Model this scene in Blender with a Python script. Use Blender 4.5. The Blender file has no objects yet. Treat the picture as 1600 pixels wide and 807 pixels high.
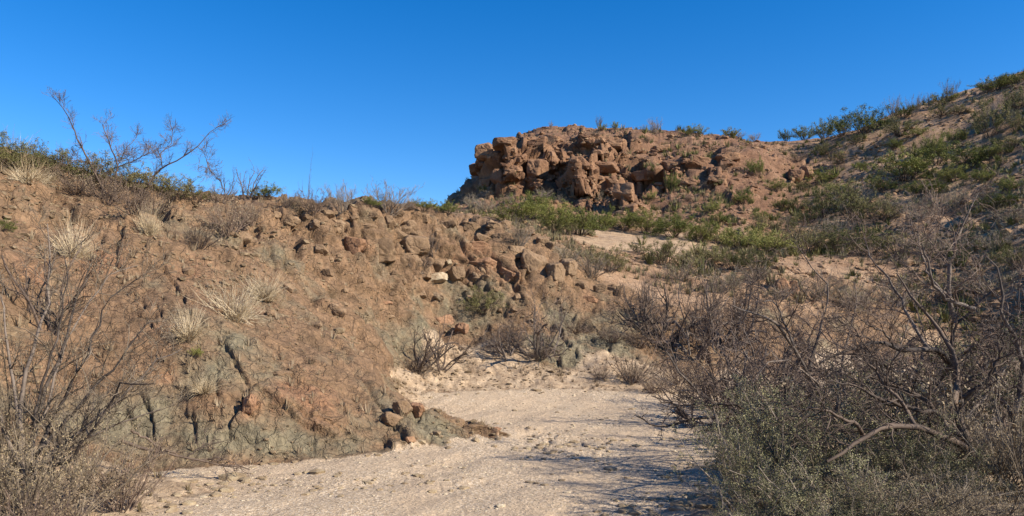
import bpy, math, random
import numpy as np
from mathutils import Matrix, Vector

# ------------------------------------------------------------------ camera, sky, sun, exposure
scene = bpy.context.scene
F = 1232.0            # focal length in pixels of the 1600 px wide frame
HORIZON = 505.0
CX, CY = 800.0, 403.5
EYE = 1.6
PITCH = math.atan((HORIZON - CY) / F)
cam_d = bpy.data.cameras.new('camera')
cam = bpy.data.objects.new('camera', cam_d)
scene.collection.objects.link(cam)
cam_d.sensor_width = 36.0
cam_d.lens = 36.0 * F / 1600.0
cam_d.clip_start = 0.05
cam_d.clip_end = 5000.0
cam.location = (0, 0, EYE)
cam.rotation_euler = (math.pi / 2 + PITCH, 0, 0)
scene.camera = cam

SUN_ELEV = math.radians(34)
SUN_AZ = math.radians(90 + 23)          # clockwise from the view direction (+Y): right and a little behind
sun_dir = Vector((math.sin(SUN_AZ) * math.cos(SUN_ELEV), math.cos(SUN_AZ) * math.cos(SUN_ELEV), math.sin(SUN_ELEV)))
world = bpy.data.worlds.new('World')
scene.world = world
world.use_nodes = True
wn, wl = world.node_tree.nodes, world.node_tree.links
wn.clear()
sky = wn.new('ShaderNodeTexSky')
sky.sky_type = 'NISHITA'
sky.sun_disc = False
sky.sun_elevation = SUN_ELEV
sky.sun_rotation = SUN_AZ
sky.altitude = 1200
sky.air_density = 1.0
sky.dust_density = 0.1
sky.ozone_density = 3.0
hsv = wn.new('ShaderNodeHueSaturation')
hsv.inputs['Saturation'].default_value = 1.40
hsv.inputs['Hue'].default_value = 0.507
hsv.inputs['Value'].default_value = 1.0
bg = wn.new('ShaderNodeBackground')
bg.inputs['Strength'].default_value = 0.096
wo = wn.new('ShaderNodeOutputWorld')
wl.new(sky.outputs[0], hsv.inputs['Color'])
wl.new(hsv.outputs[0], bg.inputs[0])
wl.new(bg.outputs[0], wo.inputs[0])

sd = bpy.data.lights.new('sun', 'SUN')
sd.energy = 4.6
sd.angle = math.radians(0.5)
sd.color = (1.0, 0.90, 0.76)
so = bpy.data.objects.new('sun', sd)
scene.collection.objects.link(so)
so.rotation_euler = sun_dir.to_track_quat('Z', 'Y').to_euler()
so.location = sun_dir * 50
scene.view_settings.view_transform = 'Standard'
scene.view_settings.look = 'None'
scene.view_settings.exposure = 0.95
scene.view_settings.gamma = 1.0
scene.cycles.max_bounces = 5
scene.cycles.diffuse_bounces = 3

rng = np.random.default_rng(7)
random.seed(7)
col = scene.collection

# ------------------------------------------------------------------ noise
_G = np.array([[1,1,0],[-1,1,0],[1,-1,0],[-1,-1,0],[1,0,1],[-1,0,1],[1,0,-1],[-1,0,-1],[0,1,1],[0,-1,1],[0,1,-1],[0,-1,-1],[1,1,0],[-1,1,0],[0,-1,1],[0,-1,-1]], np.float32)
def _h(ix, iy, iz, s):
    h = (ix.astype(np.uint32) * np.uint32(374761393) + iy.astype(np.uint32) * np.uint32(668265263)
         + iz.astype(np.uint32) * np.uint32(2147483647) + np.uint32((s * 974634777 + 1234567) & 0xffffffff))
    h ^= h >> np.uint32(13); h *= np.uint32(1274126177); h ^= h >> np.uint32(16); h *= np.uint32(2246822519); h ^= h >> np.uint32(15)
    return h
def pn(p, s=0):
    p = np.asarray(p, np.float32)
    f0 = np.floor(p); i = f0.astype(np.int64); f = p - f0
    u = f * f * f * (f * (f * 6 - 15) + 10)
    out = 0
    for dx in (0, 1):
        wx = u[:, 0] if dx else 1 - u[:, 0]
        for dy in (0, 1):
            wy = u[:, 1] if dy else 1 - u[:, 1]
            for dz in (0, 1):
                wz = u[:, 2] if dz else 1 - u[:, 2]
                g = _G[_h(i[:, 0] + dx, i[:, 1] + dy, i[:, 2] + dz, s) & np.uint32(15)]
                out = out + wx * wy * wz * (g[:, 0] * (f[:, 0] - dx) + g[:, 1] * (f[:, 1] - dy) + g[:, 2] * (f[:, 2] - dz))
    return out
def fbm(p, octv=4, s=0, ridged=False):
    a, t, out = 1.0, 0.0, 0
    p = np.asarray(p, np.float32)
    for k in range(octv):
        n = pn(p * (2.03 ** k) + 17.3 * k, s + k)
        if ridged: n = 0.5 - np.abs(n) * 1.6
        out = out + a * n; t += a; a *= 0.5
    return out / t
def worley(p, s=0):
    p = np.asarray(p, np.float32)
    i = np.floor(p).astype(np.int64)
    n = len(p)
    f1 = np.full(n, 9.0, np.float32); f2 = f1.copy(); idr = np.zeros(n, np.float32)
    for dx in (-1, 0, 1):
        for dy in (-1, 0, 1):
            for dz in (-1, 0, 1):
                cx, cy, cz = i[:, 0] + dx, i[:, 1] + dy, i[:, 2] + dz
                h = _h(cx, cy, cz, s)
                jx = (h & np.uint32(1023)).astype(np.float32) / 1023; jy = ((h >> np.uint32(10)) & np.uint32(1023)).astype(np.float32) / 1023
                jz = ((h >> np.uint32(20)) & np.uint32(1023)).astype(np.float32) / 1023
                d = np.sqrt((cx + jx - p[:, 0]) ** 2 + (cy + jy - p[:, 1]) ** 2 + (cz + jz - p[:, 2]) ** 2).astype(np.float32)
                m = d < f1
                f2 = np.where(m, f1, np.minimum(f2, d)); idr = np.where(m, ((h >> np.uint32(5)) & np.uint32(4095)).astype(np.float32) / 4095, idr)
                f1 = np.where(m, d, f1)
    return f1, f2, idr
def facets(p, s=0, tilt=.6):
    """broken rock: cells of random height, each with its own tilted plane; returns height and distance to the joints"""
    p = np.asarray(p, np.float32); i = np.floor(p).astype(np.int64); n = len(p)
    f1 = np.full(n, 9.0, np.float32); f2 = f1.copy(); ht = np.zeros(n, np.float32)
    for dx in (-1, 0, 1):
        for dy in (-1, 0, 1):
            for dz in (-1, 0, 1):
                cx, cy, cz = i[:, 0] + dx, i[:, 1] + dy, i[:, 2] + dz
                h = _h(cx, cy, cz, s)
                v = [((h >> np.uint32(k)) & np.uint32(1023)).astype(np.float32) / 1023 for k in (0, 10, 20)]
                e = np.stack([p[:, 0] - cx - v[0], p[:, 1] - cy - v[1], p[:, 2] - cz - v[2]], -1)
                d = np.sqrt((e * e).sum(-1)).astype(np.float32)
                m = d < f1
                hh = (v[0] * 7.3 % 1 - .5) + tilt * 2 * ((v[1] * 5.1 % 1 - .5) * e[:, 0] + (v[2] * 9.7 % 1 - .5) * e[:, 1] + (v[0] * 3.7 % 1 - .5) * e[:, 2])
                f2 = np.where(m, f1, np.minimum(f2, d)); ht = np.where(m, hh, ht); f1 = np.where(m, d, f1)
    return ht, f2 - f1
def sstep(a, b, x):
    t = np.clip((x - a) / (b - a), 0, 1); return t * t * (3 - 2 * t)

# ------------------------------------------------------------------ from the photograph's angles to the place
cp, sp = math.cos(PITCH), math.sin(PITCH)
def ray(px, py):
    X = (px - CX) / F; U = -(py - CY) / F
    return X, cp - sp * U, sp + cp * U
def at(px, py, Y):
    x, y, z = ray(px, py); k = Y / y
    return np.array([x * k, Y, EYE + z * k])
def at_z(px, Y, z):
    return np.array([(px - CX) / F * Y / cp, Y, z])   # close enough for guide points

# guide points of the terrain: (px, py, Y, class); class S wash sand, A sandy apron, B bank rock, C cliff rock, H hillside soil, T pale terrace, P level ground behind
G = []
def g(px, rows):
    for r in rows:
        if len(r) == 3: G.append((at(px, r[0], r[1]), r[2]))
        else: G.append((at_z(px, r[1], r[2]), r[3]))
g(-260, [(0, 4, .1, 'A'), (0, 6, .4, 'A'), (0, 7.4, 1., 'B'), (0, 9, 2.6, 'B'), (0, 11, 4.4, 'B'), (0, 14, 5.2, 'P'), (0, 22, 5.6, 'P')])
g(0, [(0, 3.5, .05, 'S'), (0, 6, .14, 'A'), (0, 7.4, .34, 'A'), (650, 8.6, 'B'), (520, 9.4, 'B'), (400, 10.8, 'B'), (300, 12.6, 'B'), (256, 14, 'B'), (238, 16.5, 'P'), (236, 22, 'P'), (300, 40, 'P')])
g(75, [(0, 5.5, .05, 'S'), (0, 6.6, .12, 'A'), (0, 7.8, .3, 'A'), (675, 8.8, 'B'), (580, 9.6, 'B'), (480, 10.6, 'B'), (380, 12, 'B'), (310, 13.3, 'B'), (272, 14.8, 'B'), (256, 18, 'P')])
g(150, [(0, 4, 0, 'S'), (0, 7, .08, 'A'), (0, 8.2, .2, 'A'), (700, 9.0, 'B'), (600, 9.7, 'B'), (500, 10.7, 'B'), (400, 12, 'B'), (335, 13.5, 'B'), (295, 15.2, 'B'), (276, 18, 'P'), (280, 24, 'P')])
g(230, [(0, 6, 0, 'S'), (0, 8, .06, 'A'), (713, 9.1, 'B'), (600, 9.8, 'B'), (500, 10.9, 'B'), (400, 12.5, 'B'), (340, 14.4, 'B'), (305, 16.2, 'B'), (292, 20, 'P')])
g(300, [(0, 4, 0, 'S'), (0, 8.6, .01, 'S'), (714, 9.15, 'B'), (640, 9.6, 'B'), (560, 10.2, 'B'), (480, 11.2, 'B'), (400, 13, 'B'), (350, 15, 'B'), (317, 17, 'B'), (308, 21, 'P'), (330, 40, 'P')])
g(380, [(0, 7, 0, 'S'), (0, 8.9, .0, 'S'), (712, 9.25, 'B'), (640, 9.7, 'B'), (560, 10.4, 'B'), (500, 11.4, 'B'), (440, 13.2, 'B'), (390, 15, 'B'), (345, 16.6, 'B'), (318, 18, 'B')])
g(450, [(0, 4, 0, 'S'), (0, 9, 0, 'S'), (709, 9.5, 'B'), (640, 10.0, 'B'), (560, 10.9, 'B'), (510, 12.0, 'B'), (460, 13.8, 'B'), (400, 15.6, 'B'), (350, 17.2, 'B'), (320, 18.8, 'B'), (316, 24, 'P'), (360, 45, 'P')])
g(520, [(0, 7, 0, 'S'), (0, 9.2, 0, 'S'), (702, 9.8, 'B'), (640, 10.3, 'B'), (575, 11.2, 'B'), (530, 12.6, 'B'), (480, 14.9, 'B'), (420, 16.7, 'B'), (360, 18, 'B'), (326, 19, 'B')])
g(575, [(0, 9.4, 0, 'S'), (692, 10.1, 'B'), (640, 10.8, 'B'), (592, 11.8, 'B'), (570, 12.8, 'B'), (530, 15.2, 'B'), (480, 16.7, 'B'), (420, 17.8, 'B'), (350, 18.7, 'B'), (333, 20, 'B'), (326, 25, 'P'), (400, 45, 'P')])
g(602, [(0, 13.5, .35, 'B'), (0, 14.6, .42, 'B'), (590, 15.6, 'B'), (560, 16.2, 'B')])
g(630, [(0, 4, 0, 'S'), (0, 7, 0, 'S'), (0, 9.7, 0, 'S'), (682, 10.4, 'B'), (650, 11.0, 'B'), (622, 11.7, 'B'), (0, 12.7, .22, 'B'), (0, 13.8, .16, 'S'), (0, 15, .22, 'A'), (592, 16, 'A'), (560, 16.8, 'B'), (520, 17.4, 'B'), (470, 18, 'B'), (400, 18.8, 'B'), (352, 19.5, 'B'), (336, 21, 'B')])
g(665, [(0, 10.2, 0, 'S'), (0, 10.9, .22, 'B'), (0, 11.3, .42, 'B'), (0, 11.7, .30, 'B'), (0, 12.3, .02, 'S')])
g(715, [(0, 10.6, 0, 'S'), (0, 11.1, .12, 'B'), (0, 11.4, .24, 'B'), (0, 11.65, .14, 'B'), (0, 12.0, 0, 'S')])
g(760, [(0, 10.95, 0, 'S'), (0, 11.2, .08, 'B'), (0, 11.42, .15, 'B'), (0, 11.6, .07, 'B'), (0, 11.85, 0, 'S')])
g(792, [(0, 11.15, 0, 'S'), (0, 11.42, .03, 'B'), (0, 11.7, 0, 'S')])
g(690, [(0, 9.9, 0, 'S'), (0, 10.6, .04, 'B'), (0, 12.3, .02, 'S'), (0, 13.6, .04, 'S'), (622, 15.2, 'S'), (586, 17, 'A'), (560, 17.8, 'A'), (500, 18.8, 'B'), (440, 19.5, 'B'), (400, 19.9, 'B'), (352, 20.6, 'B'), (340, 22, 'B'), (336, 27, 'P'), (335, 38, 'H')])
g(745, [(0, 10.3, 0, 'S'), (0, 12.2, .0, 'S'), (0, 14, .0, 'S'), (622, 15.4, 'S'), (590, 17.2, 'A'), (565, 17.9, 'A'), (500, 19.1, 'B'), (440, 19.8, 'B'), (400, 20.2, 'B'), (365, 20.9, 'B'), (346, 22.3, 'B'), (340, 28, 'P')])
g(800, [(0, 4, 0, 'S'), (0, 7, 0, 'S'), (0, 9, 0, 'S'), (0, 11.4, 0, 'S'), (0, 14, .0, 'S'), (622, 15.6, 'S'), (590, 17.3, 'A'), (565, 18, 'A'), (500, 19.3, 'B'), (450, 20, 'B'), (400, 20.7, 'B'), (374, 21.4, 'B'), (358, 23.5, 'B'), (352, 30, 'H')])
g(870, [(0, 13, 0, 'S'), (622, 15.8, 'S'), (590, 17.3, 'A'), (562, 18.2, 'B'), (520, 19.3, 'B'), (460, 20.6, 'B'), (425, 21.3, 'B'), (398, 22.5, 'B'), (380, 26, 'H'), (368, 31, 'H')])
g(950, [(0, 4, 0, 'S'), (0, 8, 0, 'S'), (0, 12, 0, 'S'), (624, 15.4, 'S'), (595, 17, 'A'), (568, 18, 'A'), (540, 19, 'B'), (500, 20.4, 'B'), (460, 22, 'B'), (430, 23.5, 'H'), (402, 26, 'H'), (382, 29, 'T'), (366, 33, 'T')])
g(1050, [(0, 6, 0, 'S'), (0, 10, 0, 'S'), (630, 15, 'S'), (595, 17.2, 'A'), (560, 19, 'B'), (500, 21.5, 'B'), (450, 24, 'H'), (412, 27, 'H'), (390, 30, 'T'), (368, 34, 'T')])
g(1120, [(0, 4, .02, 'S'), (0, 6, .06, 'A'), (0, 8, .02, 'S')])
g(1200, [(0, 4, .12, 'A'), (0, 6, .2, 'A'), (0, 8, .15, 'A'), (0, 11, .05, 'S'), (0, 14.5, 0, 'S'), (600, 18, 'S'), (570, 20, 'B'), (500, 22.5, 'B'), (440, 25, 'H'), (408, 28.5, 'H'), (388, 33, 'H')])
g(1350, [(0, 4, .2, 'A'), (0, 6, .25, 'A'), (0, 9, .15, 'A'), (0, 14, .05, 'S'), (580, 20, 'S'), (540, 23, 'B'), (470, 26, 'B'), (420, 29, 'H'), (385, 33, 'H')])
g(1500, [(0, 4, .25, 'A'), (0, 6, .3, 'A'), (0, 9, .2, 'A'), (0, 14, .15, 'S'), (576, 20, 'T'), (553, 24, 'T'), (500, 26, 'H'), (440, 28, 'H'), (400, 30, 'H'), (345, 34, 'H')])
g(1620, [(0, 5, .3, 'A'), (0, 9, .3, 'A'), (0, 14, .3, 'S'), (562, 21, 'T'), (520, 24, 'H'), (430, 26, 'H'), (350, 29, 'H')])
# the butte and the hills
g(300, [(450, 60, 'P'), (480, 90, 'P')])
g(560, [(420, 55, 'P'), (470, 90, 'P')])
g(655, [(352, 46, 'H'), (350, 52, 'H'), (420, 80, 'P')])
g(712, [(336, 42, 'H'), (322, 48, 'H'), (316, 53, 'H'), (335, 60, 'H'), (400, 85, 'P')])
g(740, [(345, 36, 'H'), (322, 47, 'H'), (308, 50.5, 'H'), (300, 53, 'C'), (312, 60, 'H')])
g(758, [(312, 46, 'H'), (296, 49.5, 'H'), (278, 51.5, 'C'), (246, 53, 'C'), (246, 58, 'C'), (275, 66, 'H')])
g(775, [(342, 39, 'H'), (310, 46, 'H'), (290, 49.3, 'C'), (252, 51, 'C'), (222, 53, 'C'), (220, 57, 'C')])
g(810, [(348, 35, 'H'), (335, 41, 'H'), (308, 46.5, 'H'), (288, 49.5, 'C'), (245, 51, 'C'), (218, 53.5, 'C'), (208, 57, 'C'), (210, 64, 'H'), (300, 85, 'H')])
g(882, [(340, 39, 'H'), (310, 44.5, 'H'), (288, 48.5, 'C'), (272, 51, 'C'), (235, 52, 'C'), (212, 54.5, 'C'), (201, 58, 'H'), (202, 66, 'H')])
g(905, [(350, 36, 'H'), (340, 39, 'H'), (312, 43.5, 'C'), (285, 46.2, 'C'), (248, 48, 'C'), (222, 52, 'C'), (203, 56, 'H')])
g(960, [(350, 37, 'H'), (316, 42.5, 'C'), (288, 45.5, 'C'), (245, 48, 'C'), (215, 52.5, 'C'), (201, 57, 'H'), (202, 65, 'H'), (300, 90, 'H')])
g(1030, [(353, 36, 'H'), (318, 42, 'H'), (285, 45.5, 'C'), (240, 49, 'H'), (212, 53, 'H'), (203, 57, 'H'), (204, 65, 'H')])
g(1100, [(356, 36, 'H'), (322, 41, 'H'), (282, 45, 'H'), (242, 49, 'H'), (216, 53, 'H'), (208, 57, 'H'), (210, 65, 'H'), (310, 90, 'H')])
g(1180, [(368, 35, 'H'), (330, 40, 'H'), (278, 45.5, 'H'), (240, 50, 'H'), (220, 54, 'H'), (215, 59, 'H'), (216, 66, 'H')])
g(1260, [(375, 36, 'H'), (340, 41, 'H'), (290, 48, 'H'), (248, 53, 'H'), (222, 58, 'H'), (217, 62, 'H'), (222, 70, 'H'), (310, 95, 'H')])
g(1330, [(362, 36, 'H'), (322, 40, 'T'), (272, 45, 'T'), (236, 50, 'T'), (212, 55, 'H'), (208, 60, 'H'), (215, 68, 'H')])
g(1400, [(360, 34.5, 'H'), (310, 38.5, 'T'), (255, 43.5, 'T'), (212, 49, 'T'), (184, 54, 'H'), (180, 60, 'H'), (260, 95, 'H')])
g(1460, [(340, 34, 'H'), (280, 39.5, 'H'), (220, 45, 'T'), (180, 50, 'H'), (166, 54, 'H')])
g(1520, [(300, 36, 'H'), (240, 41, 'H'), (185, 46.5, 'H'), (150, 52, 'H'), (150, 60, 'H')])
g(1600, [(290, 33.5, 'H'), (220, 38, 'H'), (160, 43, 'H'), (122, 48, 'H'), (118, 54, 'H'), (200, 90, 'H')])
g(1780, [(0, 8, .5, 'A'), (0, 16, 1., 'H'), (0, 24, 4, 'H'), (0, 35, 11, 'H'), (0, 48, 19, 'H'), (0, 60, 20, 'H'), (0, 95, 14, 'H')])
def gp(deg, r, z, c): 
    a = math.radians(deg); G.append((np.array([r * math.sin(a), r * math.cos(a), z]), c))
for d_ in (60, 80, 110, 140):
    gp(d_, 2, .1, 'A'); gp(d_, 6, .4, 'A'); gp(d_, 14, .6, 'A'); gp(d_, 30, 3 if d_ < 70 else 1.5, 'H'); gp(d_, 60, 8 if d_ < 70 else 3, 'H')
for d_ in (-60, -80, -110, -140):
    gp(d_, 2, .0, 'S'); gp(d_, 4.5, .3, 'A'); gp(d_, 7, 1.8, 'B'); gp(d_, 10, 4, 'B'); gp(d_, 18, 5.5, 'P'); gp(d_, 60, 6, 'P')
for d_ in (-180, 180, -165, 165):
    gp(d_, 2, 0, 'S'); gp(d_, 10, -.1, 'S'); gp(d_, 40, -.4, 'S')
for d_ in range(-180, 181, 15):
    gp(d_, .8, 0.0 if abs(d_) > 1 else 0, 'S'); gp(d_, 160, 2, 'H'); gp(d_, 400, 1.0, 'H'); gp(d_, 1500, 1.0, 'H')

G = [(a, 'H' if c == 'T' and a[1] > 36 else c) for a, c in G]
for a_, c_ in G:                       # the butte's level top
    px_ = CX + F * a_[0] / max(a_[1], .1)
    if 745 < px_ < 1215 and 50 < a_[1] < 67 and a_[2] > 12.6: a_[2] -= .35
GP = np.array([a for a, _ in G]); GC = [c for _, c in G]
def q_of(x, y):
    return np.stack([np.arctan2(x, y), np.log(np.hypot(x, y)) * 1.0], -1)
Q = q_of(GP[:, 0], GP[:, 1])
CM = 0.018
D = np.sqrt(((Q[:, None] - Q[None]) ** 2).sum(-1) + CM * CM)
gz = GP[:, 2]
w_rbf = np.linalg.solve(D + np.eye(len(D)) * -1e-4, gz - 2.0)
CL = 'SABCHTP'
onehot = np.array([[1.0 if c == k else 0.0 for k in CL] for c in GC])

TH = np.concatenate([np.linspace(-math.pi, -1.05, 60)[:-1], np.linspace(-1.05, 1.05, 640), np.linspace(1.05, math.pi, 60)[1:]])
LR = np.concatenate([np.linspace(math.log(.5), math.log(7.), 60)[:-1], np.linspace(math.log(7.), math.log(75.), 440), np.linspace(math.log(75.), math.log(3000), 50)[1:]])
HG = np.zeros((len(TH), len(LR))); KG = np.zeros((len(TH), len(LR), len(CL)))
lr_b = LR[None, :, None]
for i0 in range(0, len(TH), 40):
    tt = TH[i0:i0 + 40][:, None, None]
    d2 = (tt - Q[:, 0]) ** 2 + (lr_b - Q[:, 1]) ** 2
    HG[i0:i0 + 40] = 2.0 + np.sqrt(d2 + CM * CM) @ w_rbf
    wk = 1.0 / (d2 + 2e-4) ** 2.2
    KG[i0:i0 + 40] = (wk @ onehot) / wk.sum(-1)[..., None]
def gridsample(A, th, lr):
    a = np.interp(th, TH, np.arange(len(TH))); b = np.interp(lr, LR, np.arange(len(LR)))
    i = np.minimum(a.astype(int), len(TH) - 2); j = np.minimum(b.astype(int), len(LR) - 2)
    u = a - i; v = b - j
    if A.ndim == 3: u = u[..., None]; v = v[..., None]
    return A[i, j] * (1 - u) * (1 - v) + A[i + 1, j] * u * (1 - v) + A[i, j + 1] * (1 - u) * v + A[i + 1, j + 1] * u * v

# ------------------------------------------------------------------ the terrain sheet
tpx = np.arange(-50, 1651, 2.0)
th_in = np.arctan((tpx - CX) / F)
a0, a1 = th_in[0], th_in[-1]
th = np.concatenate([np.linspace(-math.pi, -1.2, 16)[:-1], np.linspace(-1.2, a0, 55)[:-1], th_in, np.linspace(a1, 1.2, 55)[1:], np.linspace(1.2, math.pi, 16)[1:]])
NR = 770
lrf = np.linspace(math.log(.5), math.log(3000), 2600)
TT, LL = np.meshgrid(th, lrf, indexing='ij')
HH = gridsample(HG, TT, LL)
el = np.arctan2(HH - EYE, np.exp(LL))
de = np.diff(el, axis=1); dl = np.diff(LL, axis=1)
wgt = np.where(np.exp(LL[:, 1:]) < 3.5, .25, 1.0)
rm_ = np.exp(LL[:, 1:])
ds = np.sqrt((de * np.where(de < 0, .6, 1.0) * wgt) ** 2 + (np.where((rm_ > 7) & (rm_ < 65), .30, .05) * dl) ** 2)
cs = np.concatenate([np.zeros((len(th), 1)), np.cumsum(ds, 1)], 1)
LRs = np.empty((len(th), NR))
for i in range(len(th)):
    LRs[i] = np.interp(np.linspace(0, cs[i, -1], NR), cs[i], lrf)
# even out neighbouring columns
k5 = np.array([1, 4, 6, 4, 1]) / 16
pad = np.pad(LRs, ((2, 2), (0, 0)), 'edge')
LRs = sum(k5[k] * pad[k:k + len(th)] for k in range(5))
NC = len(th)
THg = np.repeat(th[:, None], NR, 1)
Rg = np.exp(LRs)
Zg = gridsample(HG, THg, LRs)
Kg = gridsample(KG, THg, LRs)
Pg = np.stack([Rg * np.sin(THg), Rg * np.cos(THg), Zg], -1)
def grid_normals(P):
    du = np.zeros_like(P); dv = np.zeros_like(P)
    du[1:-1] = P[2:] - P[:-2]; du[0] = P[1] - P[0]; du[-1] = P[-1] - P[-2]
    dv[:, 1:-1] = P[:, 2:] - P[:, :-2]; dv[:, 0] = P[:, 1] - P[:, 0]; dv[:, -1] = P[:, -1] - P[:, -2]
    n = np.cross(du, dv); n /= np.linalg.norm(n, axis=-1, keepdims=True) + 1e-12
    n[n[..., 2] < 0] *= -1
    return n
Ng = grid_normals(Pg)
KI = {c: Kg[..., i] for i, c in enumerate(CL)}
fl = Pg.reshape(-1, 3).astype(np.float32)
near = (Rg.ravel() < 120)
def on(mask, fn):
    out = np.zeros(len(fl), np.float32); m = mask & near
    if m.any(): out[m] = fn(fl[m])
    return out.reshape(NC, NR)
wS, wA, wB, wC, wH, wT, wP = [KI[c] for c in CL]
# sand: low ripples and channels
dis = on((wS + wA + wT).ravel() > .02, lambda p: fbm(p * (.55, .9, 1), 3, 3) * .065 + fbm(p * 3.1, 3, 9) * .009 + fbm(p * 13, 2, 19) * .004 + fbm(np.stack([(p[:, 0] * .88 - p[:, 1] * .48) * 2.2, (p[:, 0] * .48 + p[:, 1] * .88) * .22, p[:, 2] * 0], -1), 3, 21) * .035) * (wS + wA + wT)
dis = dis + wA * on(wA.ravel() > .05, lambda p: np.maximum(fbm(p * 1.6, 4, 41), -.1) * .16 + np.abs(fbm(p * 6, 3, 43)) * .05)
# bank rock: lumps, tilted beds and broken blocks
ROT = np.array(Matrix.Rotation(math.radians(-38), 3, 'Y') @ Matrix.Rotation(math.radians(20), 3, 'Z'), np.float32)
def bank_fn(p):
    warp = np.stack([fbm(p * .8, 3, 51), fbm(p * .8, 3, 52), fbm(p * .8, 3, 53)], -1)
    q = (p + warp * .28) @ ROT.T
    t_ = CX + F * p[:, 0] / np.maximum(p[:, 1], .5)
    rad_ = np.hypot(p[:, 0], p[:, 1])
    spur = sstep(16.0, 12.0, rad_) * sstep(690, 600, t_)     # the near spur is one massive, smooth face
    rim = sstep(2.2, 3.0, p[:, 2]) * sstep(14, 17, rad_)     # jointed blocks under the rim
    h1, j1 = facets(q * (.55, .8, 1.1), 5, .9)
    h2, j2 = facets(q * (1.5, 1.9, 2.8) + warp * .6, 6, .9)
    h3, j3 = facets(q * (5, 5.5, 8) + warp * 2, 7, .9)
    h4, j4 = facets(q * (14, 14, 20) + warp * 5, 8, .8)
    rub = sstep(-.08, .12, fbm(p * .5, 2, 61)) * (1 - spur)          # where loose rubble covers the rock
    d = fbm(p * .45, 3, 60) * (.45 - .15 * spur) + h1 * (.17 + .10 * rim - .155 * spur) * (1 - .4 * rub) - (.13 + .10 * rim - .10 * spur) * np.exp(-j1 / .022) * (1 - .7 * rub)
    d = d + h2 * (.10 + .05 * rim - .055 * spur) - .05 * np.exp(-j2 / .04) * (1 - .8 * spur) + (h3 * (.030 + .028 * rub) - .012 * np.exp(-j3 / .06)) * lod(.18) + h4 * (.007 + .012 * rub) * lod(.07)
    return d + fbm(p * 7, 4, 63) * .030 * lod(.14) + fbm(p * 30, 2, 64) * .010 * lod(.04)
dRr = np.gradient(Rg, axis=1) / np.maximum(.25, np.abs(Ng[..., 2] * 1.0))      # spacing of the sheet's rows
LOD = dRr.ravel()
def lod(cell):
    return np.clip(cell / (2.0 * LOD[_m] + 1e-6), 0, 1) ** 1.5
_m = None
def on(mask, fn):
    global _m
    out = np.zeros(len(fl), np.float32); _m = mask & near
    if _m.any(): out[_m] = fn(fl[_m])
    return out.reshape(NC, NR)
dis = dis + wB * on(wB.ravel() > .02, bank_fn)
# cliff and hillsides
def cliff_fn(p):
    warp = np.stack([fbm(p * .25, 3, 71), fbm(p * .25, 3, 72), fbm(p * .25, 3, 73)], -1)
    q = p + warp * 1.5
    lo = 1 - .8 * sstep(12.4, 14.4, p[:, 2])
    lo = lo * (.35 + .65 * sstep(735, 775, CX + F * p[:, 0] / p[:, 1]))
    h1, j1 = facets(q * (.26, .26, .5), 15, 1.0); h2, j2 = facets(q * (.75, .75, 1.3) + warp, 16, .9); h3, j3 = facets(q * (2.2, 2.2, 3.4) + warp * 2, 17, .8)
    led = (q[:, 2] * .85 + warp[:, 2] * 1.2) % 1.0                        # ledges: beds stand out, joints lie back
    return fbm(p * .16, 3, 75) * .7 + lo * (h1 * .5 - .9 * np.exp(-j1 / .05)) + (.35 + .65 * lo) * (h2 * .70 - .50 * np.exp(-j2 / .06)) + h3 * .16 * lod(.4) + lo * (sstep(.0, .12, led) * (1 - led * .8) - .5) * .75 + fbm(p * 2.2, 3, 76) * .10 * lod(.4)
def hill_fn(p):
    h2, j2 = facets(p * (.8, .8, 1.3), 26, .9); h3, j3 = facets(p * (2.4, 2.4, 3.4), 27, .9)
    rk = sstep(.02, .2, fbm(p * .22, 3, 83)) + .9 * sstep(1290, 1150, CX + F * p[:, 0] / np.maximum(p[:, 1], 1)) * sstep(36, 42, p[:, 1])
    return fbm(p * .12, 3, 80) * .7 + fbm(p * .7, 4, 81) * .22 + h2 * .26 * rk * lod(1.1) + h3 * (.05 + .06 * rk) * lod(.4) + fbm(p * 3.3, 3, 82) * .06 * lod(.3)
dis = dis + wC * on(wC.ravel() > .02, cliff_fn)
hf = np.clip((Rg - 18) / 20, .25, 1)
dis = dis + (wH * hf + wT * .35 * hf * (Rg > 24) + wP * .25) * on(((wH + wP + wT) > .02).ravel(), hill_fn)
for _ in range(1):
    dis[:, 1:-1] = .25 * dis[:, :-2] + .5 * dis[:, 1:-1] + .25 * dis[:, 2:]
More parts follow.
